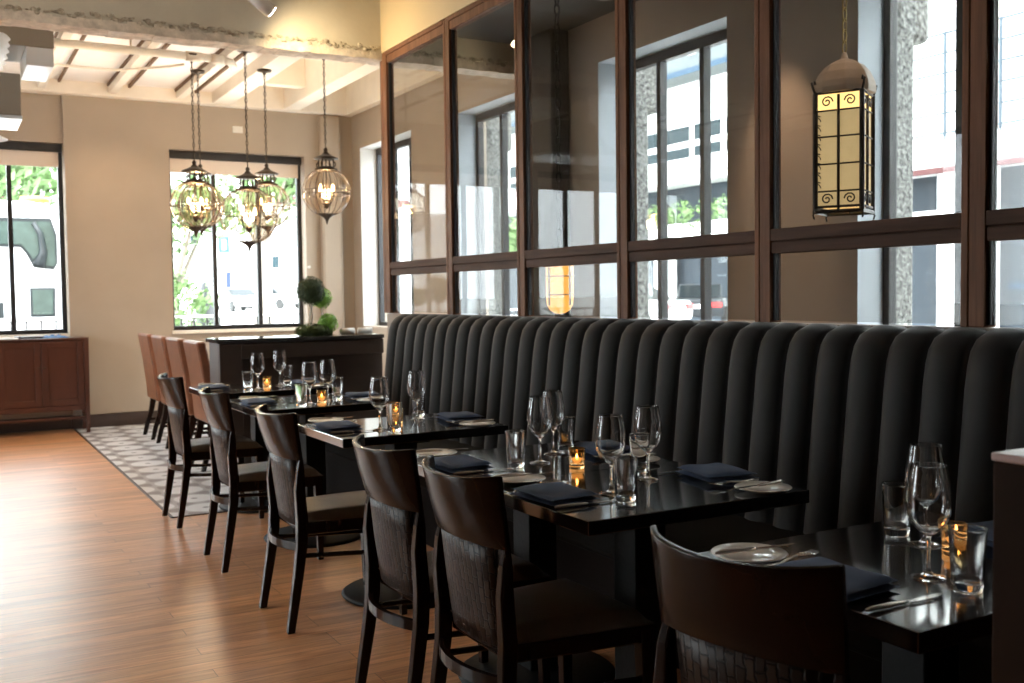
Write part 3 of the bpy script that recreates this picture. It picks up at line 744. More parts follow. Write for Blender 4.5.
# ------------------------------------------------------------------ pendant lanterns
def make_pendant(zc, ztop, R=.22):
    """origin at globe centre; ztop: canopy height above it"""
    t = thing('globe_pendant', '', 'pendant light')
    # ribbed globe glass
    P = []; nr = 48
    for i in range(17):
        a = .42 + (PI-.42-.30)*i/16; row = []
        for j in range(nr*2):
            w = 2*PI*j/(nr*2); rr = R*(1+(.012 if j % 2 else -.004))
            row.append((rr*math.sin(a)*math.cos(w), rr*math.sin(a)*math.sin(w), R*math.cos(a)))
        P.append(row)
    MB().grid(P, close_u=True).build('globe_glass', M['globe'], t)
    b = MB()
    for z, rr in ((0.012,R*1.012),(-.022,R*1.010)):
        b.tube([(rr*math.cos(2*PI*k/40), rr*math.sin(2*PI*k/40), z) for k in range(40)], .0035, 6, closed=True)
    for k in range(10):
        w = 2*PI*k/10; b.ball((R*1.03*math.cos(w), R*1.03*math.sin(w), -.005), .009, 6, 5)
    b.build('equator_band', M['bronze'], t)
    b = MB()
    for k in range(20):
        w = 2*PI*(k+.5)/20
        pts = [((R+.004)*math.sin(a)*math.cos(w), (R+.004)*math.sin(a)*math.sin(w), (R+.004)*math.cos(a)) for a in [.45+ (PI-.75)*q/14 for q in range(15)]]
        b.tube(pts, .0030, 4)
    b.build('cage_ribs', M['bronze'], t)
    zc_ = R*math.cos(.42)
    b = MB().lathe([(.098,zc_-.004),(.104,zc_),(.100,zc_+.012),(.076,zc_+.018),(.070,zc_+.030)], 32)
    b.lathe([(.055,zc_+.095),(.105,zc_+.098),(.108,zc_+.106),(.075,zc_+.120),(.035,zc_+.140),(.014,zc_+.165),(.020,zc_+.178),(.012,zc_+.195),(1e-4,zc_+.20)], 32)
    for k in range(4):
        w = PI/4+k*PI/2; c, s = math.cos(w), math.sin(w)
        pts = [(.070,.02),(.086,.035),(.092,.055),(.080,.072),(.070,.066),(.074,.054),(.082,.058)]
        b.tube([(r*c, r*s, zc_+z) for r,z in pts], .005, 6)
        b.tube([(.072*c,.072*s,zc_+.02),(.07*c,.07*s,zc_+.10)], .006, 6)
    b.build('crown', M['bronze'], t)
    zb = -R*math.cos(.30)
    MB().lathe([(.075,zb+.008),(.068,zb-.004),(.030,zb-.028),(.016,zb-.046),(.012,zb-.060),(.004,zb-.085),(1e-4,zb-.09)], 24).build('finial', M['bronze'], t)
    b = MB().tube([(0,0,zc_+.1),(0,0,-.10)], .006, 8); b.lathe([(1e-4,-.15),(.012,-.14),(.030,-.115),(.030,-.10),(.010,-.085),(1e-4,-.08)], 16)
    bulbs = MB()
    for k in range(4):
        w = .5+k*PI/2; c, s = math.cos(w), math.sin(w)
        b.tube([(0,0,-.10),(.03*c,.03*s,-.115),(.06*c,.06*s,-.09),(.075*c,.075*s,-.045)], .004, 6)
        b.lathe([(1e-4,-.048),(.014,-.045),(.018,-.036),(.010,-.034),(.009,.0),(1e-4,.0)], 10, (.075*c,.075*s,0))
        bulbs.lathe([(1e-4,.001),(.009,.006),(.015,.024),(.012,.042),(.004,.062),(1e-4,.068)], 10, (.075*c,.075*s,0))
    b.build('candelabra', M['bronze'], t)
    bulbs.build('bulb', M['bulb'], t)
    # chain
    b = MB(); z = zc_+.20; k = 0
    while z < ztop-.03:
        a = 0 if k % 2 else PI/2
        b.tube([(.010*math.cos(q)*math.cos(a), .010*math.cos(q)*math.sin(a), z+.019+.024*math.sin(q)) for q in [2*PI*i/10 for i in range(10)]], .0028, 5, closed=True)
        z += .036; k += 1
    b.tube([(.004,0,zc_+.2),(-.004,.003,(zc_+ztop)/2),(0,0,ztop-.01)], .0025, 5)
    b.build('chain', M['bronze'], t)
    MB().lathe([(1e-4,ztop-.045),(.012,ztop-.045),(.02,ztop-.022),(.062,ztop-.016),(.066,ztop),(1e-4,ztop)], 24).build('ceiling_canopy', M['bronze'], t)
    return t
PEN = [(2.00,9.10,2.13,3.42,'farthest-left globe pendant, mostly hidden behind its neighbour'),
       (2.19,9.72,2.18,3.42,'globe pendant on the left with candle bulbs, in front of the window'),
       (2.36,8.72,2.02,3.42,'lowest and largest-looking clear globe pendant in the middle of the window'),
       (2.70,9.33,2.165,3.399,'globe pendant hanging behind the lowest one, its scrolled crown above it'),
       (3.02,8.62,2.235,3.42,'amber-glowing globe pendant at the right, in front of the corner wall')]
for i, (x,y,z,zt,lab) in enumerate(PEN):
    t = make_pendant(z, zt-z, .205 if i != 2 else .235); t.location = (x,y,z); t['label'] = lab; t['group'] = 'globe pendants over the far room'
    L_ = bpy.data.lights.new('pendant_light', 'POINT'); L_.energy = 20; L_.color = (1,.68,.36); L_.shadow_soft_size = .05
    lo = bpy.data.objects.new('pendant_glow', L_); COL.objects.link(lo); lo.parent = t; lo.location = (0,0,.02)
# mounting blocks of the pendants
b_lab = ['first','second','third','fourth','fifth']

# ------------------------------------------------------------------ corridor lanterns
def make_cage_lantern():
    t = thing('iron_lantern', 'tall square iron lantern with domed hood and yellow glass, lit behind the partition', 'lantern', (3.43,3.15,1.655))
    R = .137; H0, H1, H2 = .02, .40, .50
    def hx(r, z, k): w = PI/2*k-1.857; return (r*math.cos(w), r*math.sin(w), z)
    fr = MB(); gl = MB(); sc_r = MB(); up = MB()
    for k in range(4):
        fr.tube([hx(R,.0,k),hx(R,H2,k)], .0115, 6, smooth=False)
        p, q = Vector(hx(R,0,k)), Vector(hx(R,0,k+1)); 
        for f in (.5,): 
            m_ = p.lerp(q,f); fr.tube([m_+Vector((0,0,.0)), m_+Vector((0,0,H2-.01))], .0065, 6)
        for z in (.02,.085,.20,.315,.425,.50):
            fr.tube([p+Vector((0,0,z)), q+Vector((0,0,z))], .004 if z not in (.02,.5) else .006, 6)
        a = (p*.94).copy(); c = (q*.94).copy()
        gl.add([a+Vector((0,0,.022)), c+Vector((0,0,.022)), c+Vector((0,0,.425)), a+Vector((0,0,.425)), a*.97+Vector((0,0,.022)), c*.97+Vector((0,0,.022)), c*.97+Vector((0,0,.425)), a*.97+Vector((0,0,.425))],
               [(0,1,2,3),(7,6,5,4),(0,4,5,1),(1,5,6,2),(2,6,7,3),(3,7,4,0)])
        up.add([a+Vector((0,0,.427)), c+Vector((0,0,.427)), c+Vector((0,0,.498)), a+Vector((0,0,.498)), a*.97+Vector((0,0,.427)), c*.97+Vector((0,0,.427)), c*.97+Vector((0,0,.498)), a*.97+Vector((0,0,.498))],
               [(0,1,2,3),(7,6,5,4),(0,4,5,1),(1,5,6,2),(2,6,7,3),(3,7,4,0)])
        # scrollwork in the lower, upper and corner strips
        for z0, hh in ((.022,.06),(.428,.068)):
            for f in (.25,.75):
                o_ = p.lerp(q, f); d = (q-p).normalized()
                pts = []
                for i in range(16):
                    an = i*.62; rad = .025*(1-i/18)
                    pts.append(o_ + d*(rad*math.cos(an)*(1 if f < .5 else -1)) + Vector((0,0,z0+hh/2+rad*math.sin(an))))
                sc_r.tube(pts, .0034, 5)
        d = (q-p).normalized()
        for i in range(8):
            z0 = .10+i*.04
            o_ = p + d*.014
            sc_r.tube([o_+d*(.009*math.cos(an*1.0))+Vector((0,0,z0+.016*math.sin(an*.5)+.006*an/2)) for an in [j*.7 for j in range(9)]], .0026, 4)
        sc_r.tube([hx(R,.0,k),hx(R+.012,-.014,k),hx(R+.004,-.03,k)], .004, 5)
        fr.tube([hx(R,.5,k),hx(R+.010,.52,k),hx(R+.018,.545,k),hx(R+.004,.555,k),hx(R+.002,.54,k)], .0055, 6)
    fr.tube([hx(R+.006,.0,k) for k in range(4)], .009, 6, closed=True, smooth=False)
    fr.build('frame', M['black_metal'], t); gl.build('glass_panel', M['shade_glass'], t); up.build('crown_light', M['lt_top'], t); sc_r.build('scrollwork', M['black_metal'], t)
    MB().lathe([(R-.008,.501),(R-.006,.525),(R-.010,.55),(R-.028,.59),(R-.055,.622),(R-.09,.642),(.018,.652),(.010,.68),(1e-4,.685)], 8, smooth=False).build('hood', M['lt_copper'], t, bevel=.004)
    b = MB(); z = .68; k = 0
    while z < 1.62:
        a = 0 if k % 2 else PI/2
        b.tube([(.011*math.cos(q)*math.cos(a), .011*math.cos(q)*math.sin(a), z+.024+.03*math.sin(q)) for q in [2*PI*i/10 for i in range(10)]], .0035, 5, closed=True)
        z += .046; k += 1
    b.build('chain', mat('brass_chain', (.35,.25,.08), .35, metal=.8), t)
    MB().lathe([(1e-4,1.63),(.05,1.63),(.055,1.66),(1e-4,1.664)], 20).build('ceiling_canopy', M['black_metal'], t)
    L_ = bpy.data.lights.new('lantern_light', 'POINT'); L_.energy = 8; L_.color = (1,.66,.34); L_.shadow_soft_size = .06
    lo = bpy.data.objects.new('lantern_glow', L_); COL.objects.link(lo); lo.parent = t; lo.location = (.02,.0,.72)
    L_.energy = 0.01
    return t
make_cage_lantern()
t = thing('orange_lantern', 'rounded orange glass lantern in a steel strap cage, seen through the lower pane', 'lantern', (3.28,5.22,1.20))
MB().lathe([(1e-4,.0),(.03,.004),(.06,.022),(.078,.055),(.083,.10),(.083,.30),(1e-4,.30)], 32).build('glass_jar', M['orange_glass'], t)
b = MB()
for z in (.115,.225): b.tube([(.088*math.cos(2*PI*k/32), .088*math.sin(2*PI*k/32), z) for k in range(32)], .004, 6, closed=True)
for k in range(4):
    w = PI/2*k+.2; b.tube([(.088*math.cos(w), .088*math.sin(w), z) for z in (.05,.3)], .006, 6)
b.build('strap_cage', M['duct'], t)
MB().lathe([(.095,.30),(.10,.305),(.09,.33),(.05,.38),(.015,.40),(1e-4,.41)], 24).build('hood', M['black_metal'], t)
b = MB(); z = .40; k = 0
while z < 2.10:
    a = 0 if k % 2 else PI/2
    b.tube([(.016*math.cos(q)*math.cos(a), .016*math.cos(q)*math.sin(a), z+.03+.036*math.sin(q)) for q in [2*PI*i/10 for i in range(10)]], .005, 5, closed=True); z += .055; k += 1
b.build('chain', M['iron'], t)

# ------------------------------------------------------------------ ducts, track spot, small ceiling things
du = thing('ceiling_duct', 'boxy taupe air duct with pale underside hanging at the top left', 'duct', (.3,8.5,3.06))
MB().box(-1.2,.555,0,.62,.16,.42).build('duct_box', M['duct'], du, bevel=.006)
MB().box(.36,.55,-.005,.60,.02,.158).build('duct_collar', M['duct_w'], du, bevel=.006)
MB().box(-1.2,.335,.25,.85,-.32,.0).box(-.2,-.1,.3,.5,.0,.16).build('lower_duct_box', M['duct'], du, bevel=.006)
MB().box(-1.2,.34,.245,.855,-.345,-.32).build('lower_duct_lip', M['duct_w'], du)
b = MB(); [b.tube([(x,.3,.42),(x,.3,.57)], .008, 6) for x in (-1.0,.2)]; b.build('hanger', M['duct'], du)
fx = thing('hanging_flexible_duct', 'ribbed white flexible duct curving at the top left edge', 'duct', (.29,8.12,2.93))
P = []; n = 44
for i in range(n+1):
    a = i/n*PI*.55; cx, cz = -.42+.42*math.cos(a)+.08, .26-.42*math.sin(a); rr = .150+(.016 if i % 2 else -.004)
    row = []
    for j in range(20):
        w = 2*PI*j/20; row.append((cx+rr*math.cos(w)*math.cos(a), rr*math.sin(w), cz-rr*math.cos(w)*math.sin(a)*.9))
    P.append(row)
MB().grid(P, close_u=True).build('ribbed_hose', M['duct_w'], fx)
tag(MB().lathe([(1e-4,.06),(.03,.06),(.035,.05),(.10,.03),(.155,.0),(.15,-.006),(.10,.018),(1e-4,.03)], 32).lathe([(1e-4,.06),(.05,.06),(.05,.17),(1e-4,.17)], 20).build('ceiling_air_diffuser', M['duct_w'], None, (.37,8.6,2.53)), 'round silver air diffuser under the ducts at the left edge', 'air diffuser')
ts = thing('track_spotlight', 'white cylindrical track spotlight lit against the ceiling beam', 'spotlight', (2.02,6.84,3.25))
D = Vector((.80,.12,-.50)).normalized()
def ax_tube(b, a0, a1, r0, r1, seg=24):
    b.tube([D*a0, D*a1], [r0, r1], seg); return b
ax_tube(MB(), -.14, .02, .045, .048).build('lamp_head', M['lamp_w'], ts)
ax_tube(MB(), .0201, .024, .041, .041).build('lens', M['spot_mouth'], ts)
MB().tube([(-.04,0,.10),(-.05,0,.16),(-.03,0,.26)], .014, 8).build('bracket', M['lamp_w'], ts)
MB().box(-1.6,.8,-.02,.02,.26,.30).build('track', M['lamp_w'], ts)
MB().tube([(-.9,0,.30),(-.9,0,.70)], .008, 8).tube([(.5,0,.30),(.5,0,.70)], .008, 8).build('hanger', M['lamp_w'], ts)
L_ = bpy.data.lights.new('track_spot', 'SPOT'); L_.energy = 38; L_.color = (1,.76,.42); L_.spot_size = 2.9; L_.spot_blend = 1.0; L_.shadow_soft_size = .04
lo = bpy.data.objects.new('track_spot', L_); COL.objects.link(lo); lo.parent = ts; lo.location = D*.04; lo.rotation_euler = D.to_track_quat('-Z','Y').to_euler()
cp = thing('ceiling_pipe', 'cream painted conduit pipe with clamps crossing under the far ceiling', 'pipe', (.8,9.03,3.40))
MB().tube([(-3.0,0,0),(1.45,.06,0)], .035, 12).tube([(1.45,.06,0),(1.55,.12,.0),(1.62,.3,.0)], .035, 12).build('pipe', M['cream'], cp)
MB().tube([(1.15,.055,0),(1.28,.057,0)], .043, 12).build('coupling', M['cream'], cp)
MB().tube([(1.36,.058,0),(1.47,.07,0)], .043, 12).build('coupling', M['cream'], cp)
b = MB()
for x in (-2,-.5,.7): b.tube([(x,.03,.03),(x,.03,.12)], .01, 6)
b.build('hanger', M['cream'], cp)
tag(MB().tube([(-2.4,0,.02),(.6,0,.02),(1.0,-.35,.02),(1.1,-.5,.02)], .012, 8).build('thin_conduit', M['cream'], None, (.9,9.9,3.375)), 'thin cream conduit running behind the thicker ceiling pipe', 'pipe')
tag(MB().box(-.055,.055,-.014,0,-.035,.035).box(-.04,-.012,-.018,-.014,-.015,.015).box(.012,.04,-.018,-.014,-.015,.015).build('wall_sensor', M['plastic_w'], None, (2.952,YB-.051,3.158), bevel=.003), 'small white sensor box on the back wall above the window', 'sensor')
for k,(x,y) in enumerate(((4.0,5.75),)):
    d = thing('recessed_downlight', 'round lit recessed downlight in the dark corridor ceiling', 'downlight', (x,y,3.315))
    MB().lathe([(.05,.004),(.075,.0),(.078,-.006),(.05,-.004)], 28, closed=True).build('trim_ring', M['plastic_w'], d)
    MB().lathe([(1e-4,.002),(.05,.002),(.05,.004),(1e-4,.004)], 24).build('lens', M['bulb'], d)
tag(MB().box(-.07,.07,-.05,.05,-.012,.0).build('ceiling_vent', M['plastic_w'], None, (4.1,5.15,3.319), bevel=.003), 'small white vent plate in the corridor ceiling above the window', 'vent')
tag(MB().lathe([(1e-4,0),(.016,0),(.016,.01),(.01,.02),(1e-4,.022)], 14).build('shade_pull', M['plastic_w'], None, (4.39,10.985,1.67)), 'small round white knob on the far window reveal', 'knob')
tag(MB().tube([(0,-.02,0),(0,.02,0)], .014, 12).build('shade_pull', M['plastic_w'], None, (3.72,YB-.0705,1.66)), 'small round white shade pull right of the middle window', 'knob')

# ------------------------------------------------------------------ outside
struct('ground', MB().box(-60,60,-40,90,-.35,-.2), M['ground'])
struct('ground_rise', MB().add([(-60,24,-.25),(60,24,-.25),(60,84.9,.95),(-60,84.9,.95),(-60,24,-.3),(60,24,-.3),(60,84.9,-.3),(-60,84.9,-.3)],[(0,1,2,3),(7,6,5,4),(0,4,5,1),(1,5,6,2),(2,6,7,3),(3,7,4,0)]), M['ground'])
struct('road', MB().box(-60,60,14.2,22,-.2,-.19).box(7.5,13,-40,14.2,-.2,-.19), M['road'])
for i in (1,2,3):
    y1 = [2.35,4.80,7.05,9.5][i]; y0 = [1.47,3.86,6.27,8.57][i]
    st = thing('stone_pier', ['','rough stone pier with projecting cap outside the window right of the iron lantern','rough stone pier with projecting cap outside the window left of centre','rough stone pier outside the window seen through the second partition pane'][i], 'pier', (4.7,(y0+y1)/2,-.2), 0, 'rough stone piers outside')
    h = (y1-y0)/2
    MB().box(-.128,.05,-h,h,0,4.6).build('shaft', M['stone'], st, bevel=.02)
    MB().box(-.120,.17,-h-.012,h+.012,2.88,3.6).build('cap', M['stone'], st, bevel=.04)
# facade across the side street
fc = thing('white_office_building', 'white building with pale rails and open ground floor across the side street', 'building', (14.5,-2,-.2))
MB().box(0,6,-30,16,3.45,3.95).box(1.2,6,-30,16,3.95,10.0).build('wall', M['b_white'], fc)
b = MB(); y = 13.33
while y > -30: b.box(0,.22,y-1.0,y,0,3.45); y -= 3.2
b.build('pier', M['b_white'], fc)
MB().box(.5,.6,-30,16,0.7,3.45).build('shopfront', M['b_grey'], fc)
MB().box(.2,.6,-30,16,0,.7).build('low_wall', M['b_pale'], fc)
b = MB()
for k in range(6): b.box(.42,.47,11.2-3.2*k,11.28-3.2*k,.7,3.4).box(.42,.47,10.13-3.2*k,12.33-3.2*k,1.5,1.6).box(.42,.47,10.13-3.2*k,12.33-3.2*k,2.45,2.52)
b.build('shopfront_bar', M['b_lblue'], fc)
b = MB()
for k in range(6): b.box(.30,.36,13.5-3.2*k,14.6-3.2*k,2.75,2.85)
b.build('strip_light', M['b_white'], fc)
MB().box(-.04,.0,-30,16,3.42,3.52).build('red_band', M['b_red'], fc)
b = MB()
for k in range(24): b.box(-.05,-.01,13.17-1.0*k-.02,13.17-1.0*k+.02,3.95,5.7)
for z in (4.05,4.37,4.70,5.02,5.34,5.66): b.box(-.045,-.015,-30,16,z,z+.03)
b.build('railing', mat('pale_blue_rail', (.05,.075,.10), .5), fc)
struct('ground_lot', MB().box(17,60,16,70,-.3,.15), M['ground'])
f2 = thing('ribbon_window_building', 'white building with two rows of teal ribbon windows across the side street', 'building', (26,33,.15))
MB().box(0,8,-9,22,5.5,16).box(-.5,0,-9,22,3.42,3.85).build('wall', M['b_white'], f2)
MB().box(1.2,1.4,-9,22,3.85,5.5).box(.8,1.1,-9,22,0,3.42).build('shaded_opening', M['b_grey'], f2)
b = MB()
for k in range(13):
    y = -8.6+k*1.83; b.box(-.03,0,y,y+1.5,7.1,7.68).box(-.03,0,y,y+1.5,6.46,6.85)
b.build('window', M['b_teal'], f2)
MB().box(-1.4,0,-9,22,9.35,11.5).build('soffit_band', mat('grey_soffit', (.10,.115,.12), .8), f2)
MB().box(-1.44,-1.4,-9,22,9.25,9.45).build('blue_line', M['b_lblue'], f2)
b = MB(); [b.box(-1.45,-1.4,y,y+.45,9.9,10.7) for y in (-3.4,-.6,2.2,5.0)]; b.build('soffit_lamp', M['b_white'], f2)
b = MB(); [b.box(-.1,.5,y,y+.7,0,3.42) for y in (-8.8,-4.6,.2,5.0,9.8)]; b.build('post', M['b_white'], f2)
hg = thing('terrace_hedge', 'row of green bushes on the ledge under the ribbon windows', 'hedge', (25.75,33,4.0))
b = MB()
for k in range(18): leaves(b, (-.1,-6.5+k*.9,.35+random.uniform(-.15,.35)), .5, 110, .12)
b.build('foliage', M['leaf_t'], hg)
# far facade beyond the back wall
ff = thing('pale_shop_building', 'pale building with brick red bands and blue sign across the street behind', 'building', (15,85,-.2))
def fb(b, x0, x1, z0, z1, t=.1): return b.box(x0-15, x1-15, -t, 0, z0+.2, z1+.2)
MB().box(-40,40,0,8,.9,26).build('wall', M['b_white'], ff)
b = MB(); fb(b,-10,7.0,10.1,10.6); fb(b,-10,6.8,8.4,9.3); fb(b,22.5,40,9.2,9.9); b.build('red_band', M['b_red'], ff)
b = MB(); fb(b,20.43,21.30,5.05,5.30,.2); fb(b,20.43,21.30,6.15,6.42,.2); fb(b,20.43,20.66,5.30,6.15,.2); fb(b,21.06,21.30,5.30,6.15,.2); b.build('blue_window_surround', M['b_lblue'], ff)
b = MB(); fb(b,24.88,25.46,3.8,4.8); fb(b,18.2,18.7,5.8,6.4); fb(b,-6,-2,2.5,6); fb(b,0,3,2.5,6); b.build('window', M['b_teal'], ff)
b = MB()
for i,(w_,k_) in enumerate(((.30,0),(.36,1),(.40,2),(.34,1),(.36,0),(.38,2))):
    x = 21.9+i*.45; fb(b,x,x+.09,6.75,7.2); fb(b,x+.09,x+w_-.05,[6.75,7.1,6.93][k_],[6.85,7.2,7.03][k_]); fb(b,x+w_-.09,x+w_,[6.75,6.9,6.75][k_],[7.2,7.2,7.0][k_])
b.build('sign_letters', M['b_blue'], ff)
bn = thing('street_banner', 'tall blue banner standing across the street, seen through the middle window', 'banner', (19.45,78,.55))
MB().box(-.20,.20,-.02,.02,.62,2.75).build('cloth', M['b_blue'], bn)
MB().tube([(-.24,0,-.2),(-.24,0,2.9)], .04, 8).build('pole', M['b_pale'], bn)
# fence outside the back windows
fe = thing('picket_fence', 'low pale fence with thin dark bars outside the back windows', 'fence', (1,13.2,-.2))
b = MB().box(-6,7,-.03,.03,1.0,1.09).box(-6,7,-.03,.03,1.28,1.31).build('rail', M['b_white'], fe)
b = MB().box(-6,7,-.02,.02,0,1.0).build('lower_panel', M['b_white'], fe)
b = MB()
x = -6
while x < 7: b.box(x,x+.018,-.012,.012,1.09,1.28); x += .16
b.build('bar', M['black_metal'], fe)
def tree(name, label, loc, h, r, n, m, size, group='street trees'):
    t = thing(name, label, 'tree', loc, 0, group)
    b = MB().tube([(0,0,0),(.05,0,h*.35),(-.05,.05,h*.75)], [.16*r/1.5,.12*r/1.5,.05], 8)
    for k in range(5):
        w = k*1.3; b.tube([(0,0,h*.4),(.5*r*math.cos(w),.5*r*math.sin(w),h*.75)], [.05,.02], 6)
    b.build('trunk', M['trunk'], t)
    b = MB()
    for k in range(9):
        c = (random.uniform(-.6,.6)*r, random.uniform(-.6,.6)*r, h*.75+random.uniform(-.35,.4)*r)
        leaves(b, c, r*random.uniform(.4,.65), n//9, size, .8, .9)
    b.build('crown', m, t)
tree('street_tree', 'leafy street tree at the left of the middle window', (3.0,15.4,-.2), 3.6, 1.1, 1500, M['leaf_t'], .10)
tree('street_tree', 'tall street tree whose leaves top the middle window', (6.2,22,-.2), 6.2, 2.2, 2500, M['leaf_t'], .16)
tree('street_tree', 'street tree behind the white truck', (.9,20,-.2), 4.8, 1.4, 1800, M['leaf_t'], .13)
tree('street_tree', 'tree beyond the parked cars on the side street', (16.2,27.5,-.2), 4.2, 1.3, 1300, M['leaf_t'], .14)
sh = thing('street_shrub', 'leafy shrub low behind the fence at the left of the middle window', 'shrub', (3.05,14.3,-.2))
b = MB()
for k in range(5): leaves(b, (random.uniform(-.2,.2),0,.8+k*.22), .3, 160, .06, 1, .9)
b.build('foliage', M['leaf_t'], sh)
b = MB().tube([(0,0,0),(.02,0,1.2)], .03, 6).build('stem', M['trunk'], sh)
o = tag(MB().lathe([(1e-4,.02),(.10,.02),(.24,.9),(.20,1.5),(.08,1.9),(1e-4,1.95)], 12).build('folded_parasol', M['black_metal'], None, (5.66,25,-.22)), 'narrow dark folded parasol standing beyond the shrub outside', 'parasol')

def car(name, label, loc, rz, body, n=0):
    t = thing(name, label, 'car', loc, rz, 'parked cars')
    low = [(-2.15,.35),(-2.2,.62),(-2.05,.86),(-1.2,.95),(1.25,.98),(2.1,.92),(2.2,.6),(2.15,.35)]
    MB().prism(low, -.85, .85).build('body', body, t, bevel=.07, bseg=3)
    cab = [(-1.15,.94),(-.45,1.38),(.75,1.42),(1.55,.97)]
    MB().prism(cab, -.72, .72).build('greenhouse', M['car_glass'], t, bevel=.05)
    MB().prism([(-.5,1.36),(-.42,1.42),(.72,1.45),(.8,1.38)], -.70, .70).build('roof', body, t, bevel=.03)
    for x in (-1.35,1.4):
        for y in (-.84,.84):
            MB().tube([(x,y-.09,.33),(x,y+.09,.33)], .33, 20, smooth=False).build('wheel', M['rubber'], t)
    for y in (-.62,.62):
        MB().box(2.12,2.215,y-.18,y+.18,.66,.82).build('tail_lamp', M['tail'], t)
        MB().box(-2.215,-2.1,y-.18,y+.18,.60,.72).build('headlamp', M['b_white'], t)
    MB().box(2.2,2.22,-.22,.22,.62,.76).build('licence_plate', M['b_white'], t)
    return t
car('parked_car', 'dark grey car with red tail lamps on the side street', (23.6,28.2,.15), -2.32, M['car_g'])
car('parked_car', 'white car left of the grey one in the side street lot', (18.6,26.2,.15), -1.2, M['car_w'])
car('parked_car', 'white car on the far road seen through the middle of the window', (16.0,62,.50), PI/2+.1, M['car_w'])
car('parked_car', 'white car behind the third pane of the middle window', (19.4,66,.58), PI/2+.5, M['car_w'])

tr = thing('box_truck', 'white truck cab parked outside the left window', 'truck', (.1,15.9,-.2))
body = [(-1.9,.45),(1.45,.45),(1.51,1.2),(1.51,2.4),(1.46,2.72),(1.36,2.88),(1.1,2.92),(-1.9,2.92)]
def flip(b): return b
MB().prism(body, 0, 2.1).build('cab', M['car_w'], tr, bevel=.05, bseg=3)
tg = mat('truck_window_tint', (.045,.065,.058), .12, var=.35, vscale=2.5); tdk = mat('truck_dark_trim', (.008,.012,.014), .5)
MB().prism([(-.6,2.30),(.98,2.27),(1.05,2.18),(1.14,1.99),(1.40,1.96),(1.45,2.05),(1.45,2.45),(1.38,2.68),(-.6,2.68)], -.012, -.001).build('window_seal', tdk, tr)
MB().prism([(-.56,2.34),(.99,2.31),(1.08,2.2),(1.17,2.03),(1.40,2.0),(1.42,2.06),(1.42,2.44),(1.36,2.63),(-.56,2.63)], -.022, -.012).build('side_window', tg, tr)
MB().tube([(1.20,-.03,2.02),(1.27,-.03,2.2),(1.24,-.03,2.45),(1.15,-.03,2.62)], [.09,.055,.04,.03], 8).build('seat_belt_pillar', tdk, tr)
MB().prism([(1.08,1.29),(1.40,1.29),(1.41,1.70),(1.08,1.70)], -.014, -.001).build('window_seal', tdk, tr, bevel=.01)
MB().prism([(1.11,1.32),(1.37,1.32),(1.38,1.67),(1.11,1.67)], -.024, -.014).build('lower_window', tg, tr, bevel=.008)
MB().prism([(.52,1.28),(.74,1.28),(.74,1.5),(.52,1.5)], -.03, -.001).build('step_light', tdk, tr)
MB().box(-1.9,1.45,-.012,-.001,1.22,1.235).build('sill_trim', M['b_grey'], tr)
MB().lathe([(1e-4,0),(.16,0),(.14,.08),(1e-4,.10)], 16, (1.2,.25,2.92), sx=1.3).build('beacon', M['yellow'], tr)
for x in (-1.0,.9): MB().tube([(x,-.02,.42),(x,.25,.42)], .42, 24, smooth=False).build('wheel', M['rubber'], tr)

# ------------------------------------------------------------------ light
w = bpy.data.worlds.new('sky'); sc.world = w; w.use_nodes = True; nt = w.node_tree
bg = nt.nodes['Background']; bg.inputs['Color'].default_value = (.90,.96,1.0,1); bg.inputs['Strength'].default_value = 12
L_ = bpy.data.lights.new('sun','SUN'); L_.energy = 4.5; L_.angle = .02; L_.color = (1,.96,.90); o = bpy.data.objects.new('sun', L_); COL.objects.link(o)
o.rotation_euler = Vector((.35,.62,-1.0)).to_track_quat('-Z','Y').to_euler()
def portal(loc, rot, sx, sy):
    L_ = bpy.data.lights.new('daylight_portal', 'AREA'); L_.shape = 'RECTANGLE'; L_.size = sx; L_.size_y = sy; L_.cycles.is_portal = True
    o = bpy.data.objects.new('daylight_portal', L_); COL.objects.link(o); o.location = loc; o.rotation_euler = rot
for (x0,x1,z0,z1) in BW: portal(((x0+x1)/2,YB+.27,(z0+z1)/2), (-PI/2,0,0), x1-x0, z1-z0)
for (y0,y1,z0,z1) in RW: portal((XW+.29,(y0+y1)/2,(z0+z1)/2), (0,PI/2,0), z1-z0, y1-y0)
for (y0,y1,z0,z1) in LW: portal((-4.59,(y0+y1)/2,(z0+z1)/2), (0,-PI/2,0), z1-z0, y1-y0)
def lamp(name, kind, loc, e, c, size=.1, tgt=None, spot=1.2, blend=.6):
    L_ = bpy.data.lights.new(name, kind); L_.energy = e; L_.color = c; L_.shadow_soft_size = size
    if kind == 'SPOT': L_.spot_size = spot; L_.spot_blend = blend
    o = bpy.data.objects.new(name, L_); COL.objects.link(o); o.location = loc
    if tgt: o.rotation_euler = (Vector(tgt)-Vector(loc)).to_track_quat('-Z','Y').to_euler()
    return o
W = (1,.80,.58)
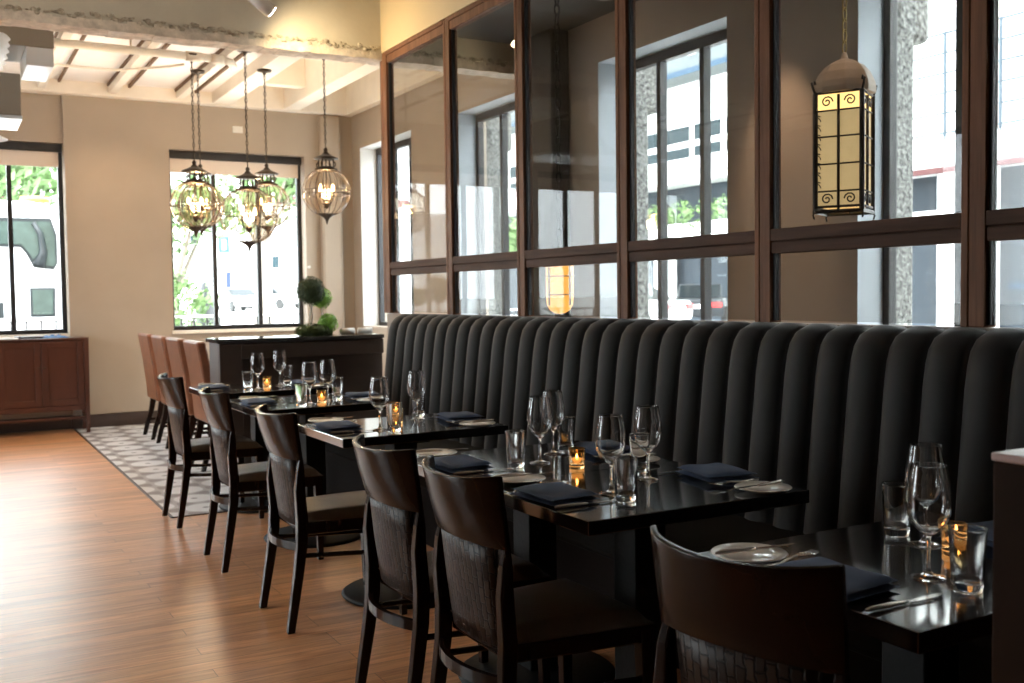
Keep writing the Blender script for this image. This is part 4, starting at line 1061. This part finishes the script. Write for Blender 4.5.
# unseen downlights added as fill light for the dining room
for (x,y) in ((-.6,3.8),(-.6,5.6)):
    lamp('downlight', 'SPOT', (x,y,3.96), 26, W, .06, (x,y,0), 1.7, .6)
for (x,y) in ((.6,9.6),(2.6,9.8)):
    lamp('ceiling_bounce_fill', 'SPOT', (x,y,2.3), 42, (1,.90,.78), .2, (x,y,3.5), 2.4, 1.0)  # unseen lamps added in place of daylight bounced onto the far ceiling
for x in (-2.6,-.4,1.1):
    lamp('beam_fill', 'SPOT', (x,5.3,3.95), 34, (1,.86,.68), .08, (x,7.2,3.35), 1.5, 1.0)  # unseen spots added to brighten the beam face
lamp('corridor_downlight', 'SPOT', (3.2,2.9,3.28), 22, (1,.74,.52), .05, (3.43,3.15,2.2), .7, .9)
lamp('wall_fill', 'SPOT', (1.2,10.2,3.38), 30, (1,.72,.45), .05, (1.75,YB,1.9), 1.1, .9)  # unseen spot added to warm and lift the back wall
lamp('corridor_downlight', 'SPOT', (3.60,4.38,3.28), 90, (1,.66,.40), .05, (4.27,4.38,2.0), .62, .7)

# ------------------------------------------------------------------ camera
cam = bpy.data.cameras.new('camera'); co = bpy.data.objects.new('camera', cam); COL.objects.link(co); sc.camera = co
f, pi_, ya, ro = 1022.2, .04603, .51367, .0130
fwd = Vector((math.sin(ya)*math.cos(pi_), math.cos(ya)*math.cos(pi_), -math.sin(pi_)))
right = Vector((math.cos(ya), -math.sin(ya), 0)); down = fwd.cross(right)
r2 = math.cos(ro)*right + math.sin(ro)*down; d2 = -math.sin(ro)*right + math.cos(ro)*down
R = Matrix((r2, -d2, -fwd)).transposed()
co.matrix_world = Matrix.Translation((0,0,1.32)) @ R.to_4x4()
cam.sensor_width = 36; cam.lens = f*36/1024; cam.clip_start = .05; cam.clip_end = 300
cam.dof.use_dof = True; cam.dof.focus_distance = 3.1; cam.dof.aperture_fstop = 5.6

sc.cycles.use_denoising = True
sc.cycles.max_bounces = 12; sc.cycles.transmission_bounces = 10; sc.cycles.transparent_max_bounces = 16; sc.cycles.diffuse_bounces = 5; sc.cycles.glossy_bounces = 6
sc.cycles.sample_clamp_indirect = 6
sc.cycles.caustics_reflective = False; sc.cycles.caustics_refractive = False
sc.view_settings.view_transform = 'Standard'; sc.view_settings.look = 'None'; sc.view_settings.gamma = 1; sc.view_settings.use_curve_mapping = False
sc.view_settings.exposure = 0.45
